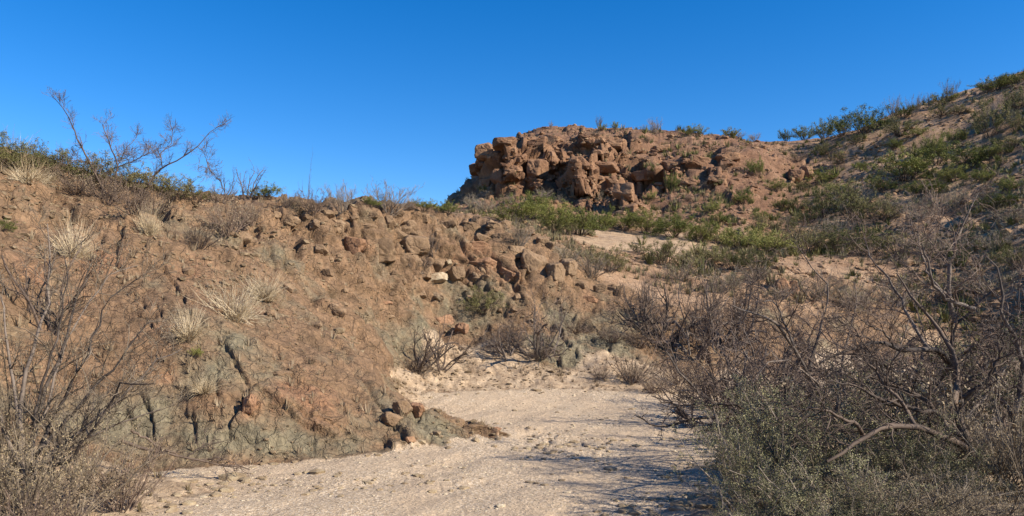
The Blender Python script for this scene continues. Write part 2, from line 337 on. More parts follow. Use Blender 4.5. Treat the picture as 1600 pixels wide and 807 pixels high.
# buttresses of the cliff: each steps forward at its left edge, leaving a wall that faces left
push = np.zeros((NC, NR)); PXg = CX + F * np.tan(np.clip(THg, -1.4, 1.4)); PYg = HORIZON - (Zg - EYE) / (Rg * np.cos(THg)) * F
for xl, wd_, y0, y1, am in [(786, 46, 232, 285, 2.4), (768, 26, 228, 262, 1.2), (846, 30, 236, 268, 1.2), (893, 66, 250, 300, 3.6), (862, 30, 242, 262, 1.3), (952, 34, 270, 312, 1.6), (974, 50, 286, 325, 1.8), (938, 60, 228, 246, 1.5),
                            (1010, 44, 240, 275, 1.7), (1040, 40, 262, 300, 1.5), (1072, 40, 232, 262, 1.5), (1108, 40, 262, 296, 1.4), (905, 50, 206, 226, 1.4), (985, 46, 208, 232, 1.5), (1130, 40, 228, 254, 1.3), (812, 40, 214, 236, 1.4), (1240, 20, 262, 285, 1.6)]:
    jit = fbm(np.stack([THg.ravel() * 0 + xl, PYg.ravel() * .09, PYg.ravel() * 0], -1), 2, 5).reshape(NC, NR) * 9
    u = (PXg - xl + jit) / wd_; v = (PYg - y0) / (y1 - y0)
    push = np.maximum(push, .75 * am * np.where((u > 0) & (u < 1), np.minimum(u / .05, 1) * (1 - sstep(.35, 1, u)), 0) * sstep(0, .12, v) * (1 - sstep(.85, 1, v)))
push *= (Rg > 38) & (Rg < 70)
# open fractures of the bank: one side stands a little proud of the other
jx = fbm(fl * 1.7, 3, 111).reshape(NC, NR) * 10; jy = fbm(fl * 1.7, 3, 112).reshape(NC, NR) * 10
for pts, dp, st in [([(356, 545), (392, 598), (428, 632), (470, 662), (520, 690)], .05, .08), ([(310, 650), (318, 690)], .05, .03), ([(382, 612), (383, 640), (398, 652)], .06, .04), ([(398, 600), (440, 578), (480, 560)], .05, -.05),
                    ([(520, 530), (560, 580), (600, 640), (640, 690)], .09, .05), ([(430, 640), (500, 655), (560, 690)], .06, .04), ([(225, 610), (240, 640), (250, 690)], .04, .04),
                    ([(613, 380), (608, 400), (604, 416)], .20, -.10), ([(562, 370), (560, 385), (563, 400)], .16, .06), ([(560, 374), (590, 378), (610, 388)], .12, .05), ([(505, 340), (530, 352), (575, 350)], .12, .06), ([(700, 396), (735, 404), (772, 398)], .14, .06),
                    ([(735, 424), (765, 436), (795, 452)], .16, .06), ([(812, 392), (808, 420), (814, 445)], .18, -.10), ([(840, 396), (856, 425), (880, 440)], .12, .06), ([(640, 380), (650, 400), (646, 424)], .14, .06), ([(420, 385), (426, 405), (430, 425)], .10, .05),
                    ([(0, 455), (15, 475), (30, 480)], .12, .05), ([(255, 415), (275, 440), (290, 470)], .09, .05), ([(480, 345), (486, 370), (500, 388)], .10, .05), ([(700, 360), (712, 380), (705, 396)], .10, .05), ([(60, 350), (85, 372), (120, 380)], .08, .05)]:
    best = np.full((NC, NR), 1e9); side = np.zeros((NC, NR)); ov = np.zeros((NC, NR)); X_, Y_ = PXg + jx, PYg + jy
    for ks_, ((x0, y0), (x1, y1)) in enumerate(zip(pts[:-1], pts[1:])):
        ex, ey = x1 - x0, y1 - y0; L2 = ex * ex + ey * ey
        tr_ = ((X_ - x0) * ex + (Y_ - y0) * ey) / L2; t_ = np.clip(tr_, 0, 1)
        if ks_ == 0: ov = np.maximum(ov, -tr_ * math.sqrt(L2))
        if ks_ == len(pts) - 2: ov = np.maximum(ov, (tr_ - 1) * math.sqrt(L2))
        dd = np.hypot(X_ - x0 - t_ * ex, Y_ - y0 - t_ * ey)
        sg = ((X_ - x0) * ey - (Y_ - y0) * ex) / math.sqrt(L2); side = np.where(dd < best, sg, side); best = np.minimum(best, dd)
    k_ = (Rg > 8) & (Rg < 24) & (wB > .3)
    dis += k_ * (-dp * .62 * np.exp(-(best / 1.7) ** 2) + .9 * st * sstep(-1.5, 1.5, side) * np.exp(-(best / 30) ** 2) * np.exp(-(np.maximum(ov, 0) / 7) ** 2))
Pd = Pg + Ng * dis[..., None] - push[..., None] * np.stack([np.sin(THg), np.cos(THg), 0 * THg], -1)
del fl
# keep the seam behind the viewer closed
Pd[0] = Pd[-1] = (Pd[0] + Pd[-1]) / 2
ELg = (Pd[..., 2] - EYE) / np.hypot(Pd[..., 0], Pd[..., 1])

def hit(px, py):
    """first terrain point seen at this pixel of the photograph, or the skyline point under it"""
    x, y, z = ray(px, py)
    t = z / math.hypot(x, y); i = int(np.argmin(np.abs(th - math.atan2(x, y))))
    e = ELg[i]; ok = (e >= t) & (np.arange(NR) > 20) & (Rg[i] > 2)
    j = int(np.argmax(ok)) if ok.any() else int(np.argmax(np.where(Rg[i] < 70, e, -9)))
    return Vector(Pd[i, j])
def ground(x, y):
    i = int(np.argmin(np.abs(th - math.atan2(x, y)))); j = min(int(np.searchsorted(Rg[i], math.hypot(x, y))), NR - 1)
    return float(Pd[i, j, 2])
def ground_v(x, y):
    t_ = np.arctan2(x, y); r_ = np.hypot(x, y)
    i = np.clip(np.round(np.interp(t_, th, np.arange(NC))).astype(int), 0, NC - 1)
    out = np.empty((len(x), 3)); nn = np.empty((len(x), 3))
    for k in range(len(x)):
        j = min(int(np.searchsorted(Rg[i[k]], r_[k])), NR - 2)
        out[k] = Pd[i[k], j]; nn[k] = Ng[i[k], j]
    return out, nn

# ------------------------------------------------------------------ mesh and object helpers
def mesh_np(name, V, Fq, mats, mat_idx=None, smooth=False):
    me = bpy.data.meshes.new(name)
    V = np.asarray(V, np.float32); Fq = np.asarray(Fq, np.int32)
    n, k = Fq.shape
    me.vertices.add(len(V)); me.vertices.foreach_set('co', V.ravel())
    me.loops.add(n * k); me.loops.foreach_set('vertex_index', Fq.ravel())
    me.polygons.add(n); me.polygons.foreach_set('loop_start', np.arange(0, n * k, k, dtype=np.int32))
    for m in (mats if isinstance(mats, (list, tuple)) else [mats]): me.materials.append(m)
    if mat_idx is not None: me.polygons.foreach_set('material_index', np.asarray(mat_idx, np.int32))
    me.polygons.foreach_set('use_smooth', np.full(n, smooth))
    me.update(calc_edges=True)
    return me
def obj(name, me, parent=None):
    o = bpy.data.objects.new(name, me); col.objects.link(o)
    if parent is not None: o.parent = parent
    return o
def tag(o, label=None, category=None, group=None, kind=None):
    if label: o['label'] = label
    if category: o['category'] = category
    if group: o['group'] = group
    if kind: o['kind'] = kind
    return o

# ------------------------------------------------------------------ materials
def mat(name, rough=.9):
    m = bpy.data.materials.new(name); m.use_nodes = True
    b = m.node_tree.nodes['Principled BSDF']; b.inputs['Roughness'].default_value = rough
    b.inputs['Specular IOR Level'].default_value = .25
    return m, m.node_tree.nodes, m.node_tree.links, b
def noise_n(n, l, vec, scale, detail=5, rough=.6):
    t = n.new('ShaderNodeTexNoise'); t.inputs['Scale'].default_value = scale; t.inputs['Detail'].default_value = detail; t.inputs['Roughness'].default_value = rough
    if vec is not None: l.new(vec, t.inputs['Vector'])
    return t.outputs[0]
def ramp(n, l, f, stops):
    r = n.new('ShaderNodeValToRGB'); e = r.color_ramp.elements
    while len(e) < len(stops): e.new(.5)
    for k, (p, c) in enumerate(stops):
        e[k].position = p; e[k].color = (*c, 1) if len(c) == 3 else c
    l.new(f, r.inputs[0]); return r.outputs[0]
def mix(n, l, f, a, b, typ='MIX'):
    m = n.new('ShaderNodeMix'); m.data_type = 'RGBA'; m.blend_type = typ
    if isinstance(f, float): m.inputs[0].default_value = f
    else: l.new(f, m.inputs[0])
    for s, v in ((m.inputs[6], a), (m.inputs[7], b)):
        if isinstance(v, tuple): s.default_value = (*v, 1)
        else: l.new(v, s)
    return m.outputs[2]
def bump(n, l, b, h, strength, dist):
    u = n.new('ShaderNodeBump'); u.inputs['Strength'].default_value = strength; u.inputs['Distance'].default_value = dist
    l.new(h, u.inputs['Height']); l.new(u.outputs[0], b.inputs['Normal'])
def math_n(n, l, op, a, b):
    m = n.new('ShaderNodeMath'); m.operation = op
    for s, v in ((m.inputs[0], a), (m.inputs[1], b)):
        if isinstance(v, (int, float)): s.default_value = v
        else: l.new(v, s)
    return m.outputs[0]

m_ter, n, l, b = mat('desert_ground', .95)
tc = n.new('ShaderNodeTexCoord').outputs['Object']
a1_ = n.new('ShaderNodeAttribute'); a1_.attribute_name = 'soil'
a2_ = n.new('ShaderNodeAttribute'); a2_.attribute_name = 'stain'
s1 = n.new('ShaderNodeSeparateColor'); l.new(a1_.outputs['Color'], s1.inputs[0])
s2 = n.new('ShaderNodeSeparateColor'); l.new(a2_.outputs['Color'], s2.inputs[0])
nA = noise_n(n, l, tc, .9, 8, .62); nB = noise_n(n, l, tc, 6, 8, .7); nC = noise_n(n, l, tc, 45, 4, .7); nD = noise_n(n, l, tc, 170, 3, .7); nE = noise_n(n, l, tc, 2.6, 10, .75)
vor = n.new('ShaderNodeTexVoronoi'); vor.inputs['Scale'].default_value = 26; l.new(tc, vor.inputs['Vector'])
vor2 = n.new('ShaderNodeTexVoronoi'); vor2.inputs['Scale'].default_value = 75; l.new(tc, vor2.inputs['Vector'])
vor3 = n.new('ShaderNodeTexVoronoi'); vor3.inputs['Scale'].default_value = 5; l.new(tc, vor3.inputs['Vector'])
def vcol(v):
    s = n.new('ShaderNodeSeparateColor'); l.new(v.outputs['Color'], s.inputs[0]); return s.outputs[0]
# bank rock
rock = ramp(n, l, nE, [(.25, (0.103, 0.065, 0.036)), (.42, (0.166, 0.106, 0.060)), (.55, (0.213, 0.133, 0.076)), (.75, (0.275, 0.187, 0.115))])
gr = ramp(n, l, nB, [(.3, (0.115, 0.102, 0.066)), (.55, (0.186, 0.166, 0.109)), (.8, (0.282, 0.239, 0.161))])
orr = ramp(n, l, nB, [(.3, (0.184, 0.098, 0.055)), (.6, (0.269, 0.147, 0.082)), (.85, (0.339, 0.210, 0.127))])
gsel = math_n(n, l, 'ADD', s2.outputs[0], math_n(n, l, 'MULTIPLY', math_n(n, l, 'SUBTRACT', nA, .475), 3.2))
gsel = ramp(n, l, gsel, [(.2, (0, 0, 0)), (.8, (.85, .85, .85))])
osel = math_n(n, l, 'ADD', s2.outputs[1], math_n(n, l, 'MULTIPLY', math_n(n, l, 'SUBTRACT', nE, .54), 3.0))
osel = ramp(n, l, osel, [(.2, (0, 0, 0)), (.75, (.85, .85, .85))])
c = mix(n, l, osel, rock, orr)
c = mix(n, l, gsel, c, gr)
# hillside soil (redder) and cliff rock
hill = ramp(n, l, noise_n(n, l, tc, .55, 10, .78), [(.3, (0.170, 0.100, 0.058)), (.48, (0.301, 0.191, 0.114)), (.6, (0.376, 0.256, 0.163)), (.75, (0.470, 0.339, 0.225))])
red = ramp(n, l, noise_n(n, l, tc, .7, 10, .78), [(.3, (0.107, 0.055, 0.033)), (.5, (0.201, 0.112, 0.066)), (.72, (0.308, 0.194, 0.124))])
hill = mix(n, l, a2_.outputs['Alpha'], hill, red)
c = mix(n, l, s1.outputs[2], c, hill)
clf = ramp(n, l, noise_n(n, l, tc, .8, 9, .75), [(.28, (0.081, 0.042, 0.024)), (.45, (0.175, 0.095, 0.054)), (.6, (0.255, 0.146, 0.082)), (.8, (0.359, 0.229, 0.140))])
c = mix(n, l, s2.outputs[2], c, clf)
# sand
peb = ramp(n, l, vcol(vor2), [(0, (0.302, 0.222, 0.141)), (.35, (0.431, 0.328, 0.219)), (.7, (0.485, 0.379, 0.260)), (.93, (0.586, 0.481, 0.356)), (1, (0.677, 0.601, 0.475))])
snd = ramp(n, l, nB, [(.25, (0.393, 0.291, 0.193)), (.5, (0.458, 0.347, 0.232)), (.75, (0.522, 0.406, 0.284))])
vs = n.new('ShaderNodeMapping'); vs.inputs['Scale'].default_value = (.5, .16, 1); vs.inputs['Rotation'].default_value = (0, 0, .35); l.new(tc, vs.inputs['Vector'])
trk = noise_n(n, l, vs.outputs[0], 2.2, 5, .6)          # streaks of gravel and of smooth sand along the wash
pebsel = ramp(n, l, math_n(n, l, 'ADD', math_n(n, l, 'MULTIPLY', trk, .75), math_n(n, l, 'MULTIPLY', nE, .25)), [(.44, (.05, .05, .05)), (.56, (.95, .95, .95))])
sand = mix(n, l, pebsel, snd, peb)
apr = ramp(n, l, nE, [(.32, (0.206, 0.142, 0.088)), (.45, (0.310, 0.224, 0.143)), (.56, (0.430, 0.323, 0.214)), (.75, (0.516, 0.404, 0.281))])
c = mix(n, l, ramp(n, l, math_n(n, l, 'ADD', s1.outputs[1], math_n(n, l, 'MULTIPLY', math_n(n, l, 'SUBTRACT', nE, .5), 1.2)), [(.3, (0, 0, 0)), (.6, (1, 1, 1))]), c, apr)
c = mix(n, l, ramp(n, l, math_n(n, l, 'ADD', s1.outputs[0], math_n(n, l, 'MULTIPLY', math_n(n, l, 'SUBTRACT', nB, .5), .6)), [(.38, (0, 0, 0)), (.58, (1, 1, 1))]), c, sand)
ter = ramp(n, l, nE, [(.3, (0.189, 0.126, 0.075)), (.47, (0.325, 0.226, 0.142)), (.6, (0.402, 0.293, 0.188)), (.75, (0.479, 0.368, 0.245))])
c = mix(n, l, ramp(n, l, math_n(n, l, 'ADD', a1_.outputs['Alpha'], math_n(n, l, 'MULTIPLY', math_n(n, l, 'SUBTRACT', nE, .5), .9)), [(.35, (0, 0, 0)), (.7, (1, 1, 1))]), c, ter)
# stony speckle everywhere
spk = ramp(n, l, vcol(vor), [(0, (.70, .70, .70)), (.5, (.98, .98, .98)), (.9, (1.1, 1.08, 1.05)), (1, (1.5, 1.48, 1.42))])
c = mix(n, l, .55, c, spk, 'MULTIPLY')
spk3 = ramp(n, l, vcol(vor3), [(0, (.78, .76, .75)), (.5, (1, 1, 1)), (1, (1.22, 1.18, 1.12))])
c = mix(n, l, math_n(n, l, 'MULTIPLY', math_n(n, l, 'SUBTRACT', 1, s1.outputs[0]), .6), c, spk3, 'MULTIPLY')
l.new(c, b.inputs['Base Color'])
hgt = math_n(n, l, 'ADD', math_n(n, l, 'MULTIPLY', nB, .032), math_n(n, l, 'ADD', math_n(n, l, 'MULTIPLY', nC, .02), math_n(n, l, 'MULTIPLY', vor.outputs['Distance'], .010)))
hgt = math_n(n, l, 'ADD', hgt, math_n(n, l, 'MULTIPLY', nD, .004))
wv = n.new('ShaderNodeVectorMath'); wv.operation = 'MULTIPLY_ADD'; nv3 = n.new('ShaderNodeTexNoise'); nv3.inputs['Scale'].default_value = 3; nv3.inputs['Detail'].default_value = 6; l.new(tc, nv3.inputs['Vector'])
l.new(nv3.outputs['Color'], wv.inputs[0]); wv.inputs[1].default_value = (.5, .5, .5); l.new(tc, wv.inputs[2])
for sc_, am_, th_ in ((2.6, .030, .035), (8.0, .012, .05)):
    ve = n.new('ShaderNodeTexVoronoi'); ve.feature = 'DISTANCE_TO_EDGE'; ve.inputs['Scale'].default_value = sc_; l.new(wv.outputs[0], ve.inputs['Vector'])
    vc = n.new('ShaderNodeTexVoronoi'); vc.inputs['Scale'].default_value = sc_; l.new(wv.outputs[0], vc.inputs['Vector'])
    er = ramp(n, l, ve.outputs['Distance'], [(0, (0, 0, 0)), (th_, (1, 1, 1))])
    hh_ = math_n(n, l, 'ADD', math_n(n, l, 'MULTIPLY', er, am_), math_n(n, l, 'MULTIPLY', vcol(vc), am_ * .6))
    hgt = math_n(n, l, 'ADD', hgt, math_n(n, l, 'MULTIPLY', hh_, math_n(n, l, 'SUBTRACT', 1, math_n(n, l, 'MAXIMUM', s1.outputs[0], math_n(n, l, 'MAXIMUM', s1.outputs[1], a1_.outputs['Alpha'])))))
bump(n, l, b, hgt, .9, 1.0)

def rock_mat(name, stops, sc=1.6):
    m, n, l, b = mat(name, .92)
    tc = n.new('ShaderNodeNewGeometry').outputs['Position']
    a = noise_n(n, l, tc, sc, 9, .72); bb = noise_n(n, l, tc, sc * 9, 6, .7)
    oi = n.new('ShaderNodeObjectInfo').outputs['Random']
    f = math_n(n, l, 'ADD', a, math_n(n, l, 'MULTIPLY', math_n(n, l, 'SUBTRACT', oi, .5), .16))
    c = ramp(n, l, f, stops)
    sp_ = ramp(n, l, bb, [(.3, (.75, .75, .75)), (.5, (1, 1, 1)), (.75, (1.212, 1.257, 1.015))])
    c = mix(n, l, .8, c, sp_, 'MULTIPLY')
    l.new(c, b.inputs['Base Color'])
    h = math_n(n, l, 'ADD', math_n(n, l, 'MULTIPLY', a, .12 / sc), math_n(n, l, 'MULTIPLY', bb, .05 / sc))
    bump(n, l, b, h, .9, 1.0)
    return m
m_rock = rock_mat('brown_rock', [(.25, (0.105, 0.068, 0.040)), (.42, (0.175, 0.113, 0.066)), (.57, (0.224, 0.148, 0.089)), (.78, (0.300, 0.207, 0.131))], 3)
m_orange = rock_mat('orange_rock', [(.25, (0.156, 0.084, 0.046)), (.5, (0.261, 0.146, 0.084)), (.75, (0.334, 0.209, 0.128))], 3)
m_cliff = rock_mat('cliff_rock', [(.25, (0.081, 0.042, 0.025)), (.43, (0.175, 0.095, 0.055)), (.58, (0.255, 0.146, 0.084)), (.8, (0.359, 0.229, 0.142))], .9)
m_white = rock_mat('pale_quartz_rock', [(.40, (0.183, 0.123, 0.076)), (.56, (0.336, 0.261, 0.172)), (.7, (0.438, 0.370, 0.266))], 6)
m_peb = rock_mat('wash_gravel', [(.3, (0.264, 0.202, 0.137)), (.5, (0.452, 0.373, 0.264)), (.7, (0.659, 0.610, 0.474))], 40)
m_rub = rock_mat('loose_rubble', [(.3, (0.127, 0.091, 0.054)), (.5, (0.229, 0.165, 0.100)), (.7, (0.356, 0.284, 0.184))], 9)
m_hrub = rock_mat('hillside_rubble', [(.3, (0.124, 0.072, 0.042)), (.5, (0.257, 0.161, 0.095)), (.7, (0.398, 0.296, 0.192))], 2.2)

def plant_mat(name, c1, c2, c3=None, trans=False, sc=3.0):
    m, n, l, b = mat(name, .75)
    tc = n.new('ShaderNodeNewGeometry').outputs['Position']
    a = noise_n(n, l, tc, sc, 4, .7)
    oi = n.new('ShaderNodeObjectInfo').outputs['Random']
    f = math_n(n, l, 'ADD', a, math_n(n, l, 'MULTIPLY', math_n(n, l, 'SUBTRACT', oi, .5), .42))
    st = [(.32, c1), (.62, c2)] if c3 is None else [(.3, c1), (.5, c2), (.68, c3)]
    l.new(ramp(n, l, f, st), b.inputs['Base Color'])
    return m
m_bark = plant_mat('grey_brown_bark', (.040, .031, .026), (.17, .135, .108), None, sc=5)
m_twig = plant_mat('dark_twig', (0.054, 0.039, 0.030), (0.120, 0.085, 0.062), None, sc=4)
m_twigp = plant_mat('purplish_twig', (0.078, 0.055, 0.043), (0.169, 0.120, 0.089), None, sc=2)
m_twigtan = plant_mat('tan_twig', (.095, .074, .052), (.22, .175, .125), None, sc=4)
m_twiggrey = plant_mat('pale_grey_twig', (.15, .12, .092), (.27, .22, .17), None, sc=2)
m_creo = plant_mat('creosote_leaf', (0.094, 0.107, 0.022), (0.175, 0.183, 0.040), (0.263, 0.250, 0.072), sc=1.2)
m_creod = plant_mat('olive_leaf', (0.082, 0.085, 0.026), (0.150, 0.144, 0.046), (0.240, 0.206, 0.088), sc=1.2)
m_sage = plant_mat('grey_green_leaf', (0.090, 0.090, 0.039), (0.189, 0.180, 0.088), (0.342, 0.312, 0.162), sc=8)
m_dryleaf = plant_mat('dry_yellow_leaf', (0.138, 0.103, 0.055), (0.241, 0.185, 0.105), (0.356, 0.280, 0.163), sc=8)
m_straw = plant_mat('straw_grass', (0.282, 0.209, 0.119), (0.458, 0.365, 0.230), (0.546, 0.452, 0.306), sc=10)
m_brush = plant_mat('brown_brush_leaf', (0.138, 0.098, 0.060), (0.237, 0.175, 0.108), (0.338, 0.263, 0.168), sc=2)
m_greyl = plant_mat('grey_brush_leaf', (0.127, 0.109, 0.055), (0.230, 0.190, 0.099), (0.345, 0.287, 0.165), sc=2)

# ------------------------------------------------------------------ terrain objects
faces_i = np.arange(NC - 1)[:, None] * NR + np.arange(NR - 1)[None]
FQ = np.stack([faces_i, faces_i + NR, faces_i + NR + 1, faces_i + 1], -1).reshape(-1, 4)   # seen from above: counter-clockwise is fixed below
FQ = FQ[:, ::-1]
VV = Pd.reshape(-1, 3)
# colours that belong to the ground itself: soil kinds and stains in the rock
nb = fbm(VV[:, :3].astype(np.float32) * 1.1, 3, 90)
soil = np.stack([wS.ravel(), wA.ravel(), np.clip(wH + wC * .4, 0, 1).ravel(), wT.ravel()], -1)
stain = np.zeros((len(VV), 4)); stain[:, 2] = np.clip(wC, 0, 1).ravel()
_px = CX + F * np.tan(np.clip(THg, -1.4, 1.4)).ravel(); _r = Rg.ravel()      # the butte is of redder rock than the hill to its right
stain[:, 3] = sstep(1330, 1180, _px + 60 * pn(VV * .15, 5)) * sstep(680, 740, _px) * sstep(34, 42, _r)

def patch(ch, px, py, rad_px, amt=.6, stretch=1.0):
    p = hit(px, py); d = math.hypot(p.x, p.y); R = rad_px * d / F
    dd = np.sqrt(((VV[:, 0] - p.x) / stretch) ** 2 + (VV[:, 1] - p.y) ** 2 * .5 + (VV[:, 2] - p.z) ** 2) / R
    stain[:, ch] = np.maximum(stain[:, ch], amt * np.exp(-dd ** 2 * 1.2))
for a_ in [(400, 690, 55, .85, 3), (560, 685, 45, .7, 2), (200, 660, 50, .6, 2), (340, 590, 40, .6), (470, 490, 40, .5), (660, 545, 55, .75, 1.6), (910, 545, 60, 1.0, 2), (860, 500, 45, .6, 2), (340, 375, 50, .55),
           (735, 480, 40, .6, 2), (1000, 500, 45, .5), (690, 675, 35, .8, 2), (370, 540, 25, .6), (600, 440, 30, .35), (430, 400, 40, .35), (500, 560, 25, .5)]:
    patch(0, *a_)
for a_ in [(470, 620, 60, .9, 1.3), (300, 430, 45, .5), (160, 405, 40, .8), (385, 630, 25, .9), (290, 510, 50, .5), (90, 480, 60, .45), (740, 400, 45, .7, 1.4), (650, 640, 28, 1.0), (390, 480, 40, .4),
           (590, 640, 40, .5), (330, 660, 25, .6), (560, 390, 40, .4), (920, 465, 18, .5), (790, 440, 40, .5), (1240, 450, 40, 1.0), (50, 430, 50, .5), (250, 600, 30, .6)]:
    patch(1, *a_)
fc = FQ.mean(1).astype(int)
zi = np.argmax(np.stack([wS.ravel() * 1.05, wA.ravel(), wB.ravel(), wC.ravel() + wH.ravel() + wT.ravel() + wP.ravel()], -1), -1)[FQ[:, 0]]
ctr = VV[FQ[:, 0]]
rr = np.hypot(ctr[:, 0], ctr[:, 1]); tht = np.arctan2(ctr[:, 0], ctr[:, 1])
pxx = CX + F * np.tan(np.clip(tht, -1.4, 1.4))
zone = np.zeros(len(FQ), int)
zone[(zi == 0)] = 0
zone[(zi == 1)] = 1
zone[(zi == 2)] = 2
zone[(zi == 3) & (rr < 32) & (pxx < 860)] = 3                       # level ground behind the bank's rim
zone[(zi == 3) & ~((rr < 32) & (pxx < 860))] = 4
zone[(zone == 4) & (pxx > 700) & (pxx < 1262) & (rr > 33) & (rr < 85)] = 5
zone[(zone == 4) & (pxx >= 1262) & (rr > 28)] = 6
zone[rr > 130] = 7
zone[(zone == 0) & (rr > 20)] = 4
zone_names = ['sandy_wash', 'sand_bench', 'rocky_bank', 'bank_top', 'terrace', 'rocky_butte', 'hillside', 'desert_plain']
terrain = {}
for z_, nm in enumerate(zone_names):
    f = FQ[zone == z_]
    if not len(f): continue
    u, inv = np.unique(f, return_inverse=True)
    me = mesh_np(nm, VV[u], inv.reshape(f.shape), m_ter, smooth=True)
    for an, arr in (('soil', soil), ('stain', stain)):
        ca = me.attributes.new(an, 'FLOAT_COLOR', 'POINT'); ca.data.foreach_set('color', arr[u].astype(np.float32).ravel())
    terrain[nm] = tag(obj(nm, me), kind='structure')
# the patch of sand right under the viewer
cap = np.concatenate([[[0, 0, float(Pd[:, 0, 2].mean())]], Pd[:, 0]])
capf = np.stack([np.zeros(NC - 1, int), np.arange(2, NC + 1), np.arange(1, NC)], -1)
me = mesh_np('wash_floor', cap, capf, m_ter, smooth=True)
ca = me.attributes.new('soil', 'FLOAT_COLOR', 'POINT'); ca.data.foreach_set('color', np.tile([1, 0, 0, 0], len(cap)).astype(np.float32))
tag(obj('wash_floor', me), kind='structure')

# ------------------------------------------------------------------ rocks
def ico(sub):
    import bmesh
    bm = bmesh.new(); bmesh.ops.create_icosphere(bm, subdivisions=sub, radius=1)
    V = np.array([v.co[:] for v in bm.verts]); Fc = np.array([[v.index for v in f.verts] for f in bm.faces]); bm.free()
    return V, Fc
ICO3, ICO4, ICO1 = ico(4), ico(5), ico(1)
def rock_shape(seed, base, planes=10, rough=.05, soft=55):
    r = np.random.default_rng(seed); V, Fc = base
    nn = np.concatenate([np.array([[1, 0, 0], [-1, 0, 0], [0, 1, 0], [0, -1, 0], [0, 0, 1], [0, 0, -1]]) + r.normal(0, .22, (6, 3)), r.normal(size=(planes, 3))]); nn /= np.linalg.norm(nn, axis=1)[:, None]
    d = np.concatenate([r.uniform(.58, .8, 6), r.uniform(.68, 1.05, planes)])
    dots = V @ nn.T
    k = np.where(dots > .05, d / np.maximum(dots, .05), 9.0)
    k = np.concatenate([k, np.full((len(V), 1), 1.05)], 1)
    rad = -np.log(np.exp(-soft * k).sum(1)) / soft
    P = V * rad[:, None]
    if rough: 
        h1, j1 = facets(P * 1.4 + seed * 3.1, seed % 40, .8); h2, j2 = facets(P * 4.2 + seed, 7 + seed % 40, .8)
        P = P * (1 + rough * (h1 * 1.1 - 1.0 * np.exp(-j1 / .05) + h2 * .45)[:, None] + rough * .5 * fbm(P * 5 + seed, 3, 3)[:, None])
    return P, Fc
def rock_meshes(nm, m, seeds, **k):
    out = []
    for s in seeds:
        P, Fc = rock_shape(s, ICO4, **k)
        out.append(mesh_np(nm, P, Fc, m, smooth=True))
    return out
R_brown = rock_meshes('rock', m_rock, range(1, 9), rough=.09)
R_orange = rock_meshes('rock', m_orange, range(11, 15), rough=.08)
R_white = rock_meshes('rock', m_white, range(21, 23), rough=.06)
R_cliff = rock_meshes('rock', m_cliff, range(31, 41), planes=8, rough=.09, soft=40)
def put_rock(meshes, px, py, w, h, parent, label=None, sink=.35, depth=1.0, tilt=.25, yaw=None):
    p = hit(px, py + h * .45); d = math.hypot(p.x, p.y); k = d / F
    o = obj('rock', meshes[random.randrange(len(meshes))], parent)
    W, Hh = w * k / 2 * 1.2, h * k / 2 * 1.15
    o.scale = (W, (W + Hh) / 2 * depth, Hh)
    view = Vector((p.x, p.y, 0)).normalized()
    o.location = p + Vector((0, 0, Hh * .62)) + view * (W * (sink + (.3 if w > 24 else .15)))
    o.rotation_euler = (random.uniform(-tilt, tilt), random.uniform(-tilt, tilt), (random.uniform(-.5, .5) if yaw is None else yaw) - math.atan2(p.x, p.y))
    if label: o['label'] = label
    return o
bank = terrain['rocky_bank']
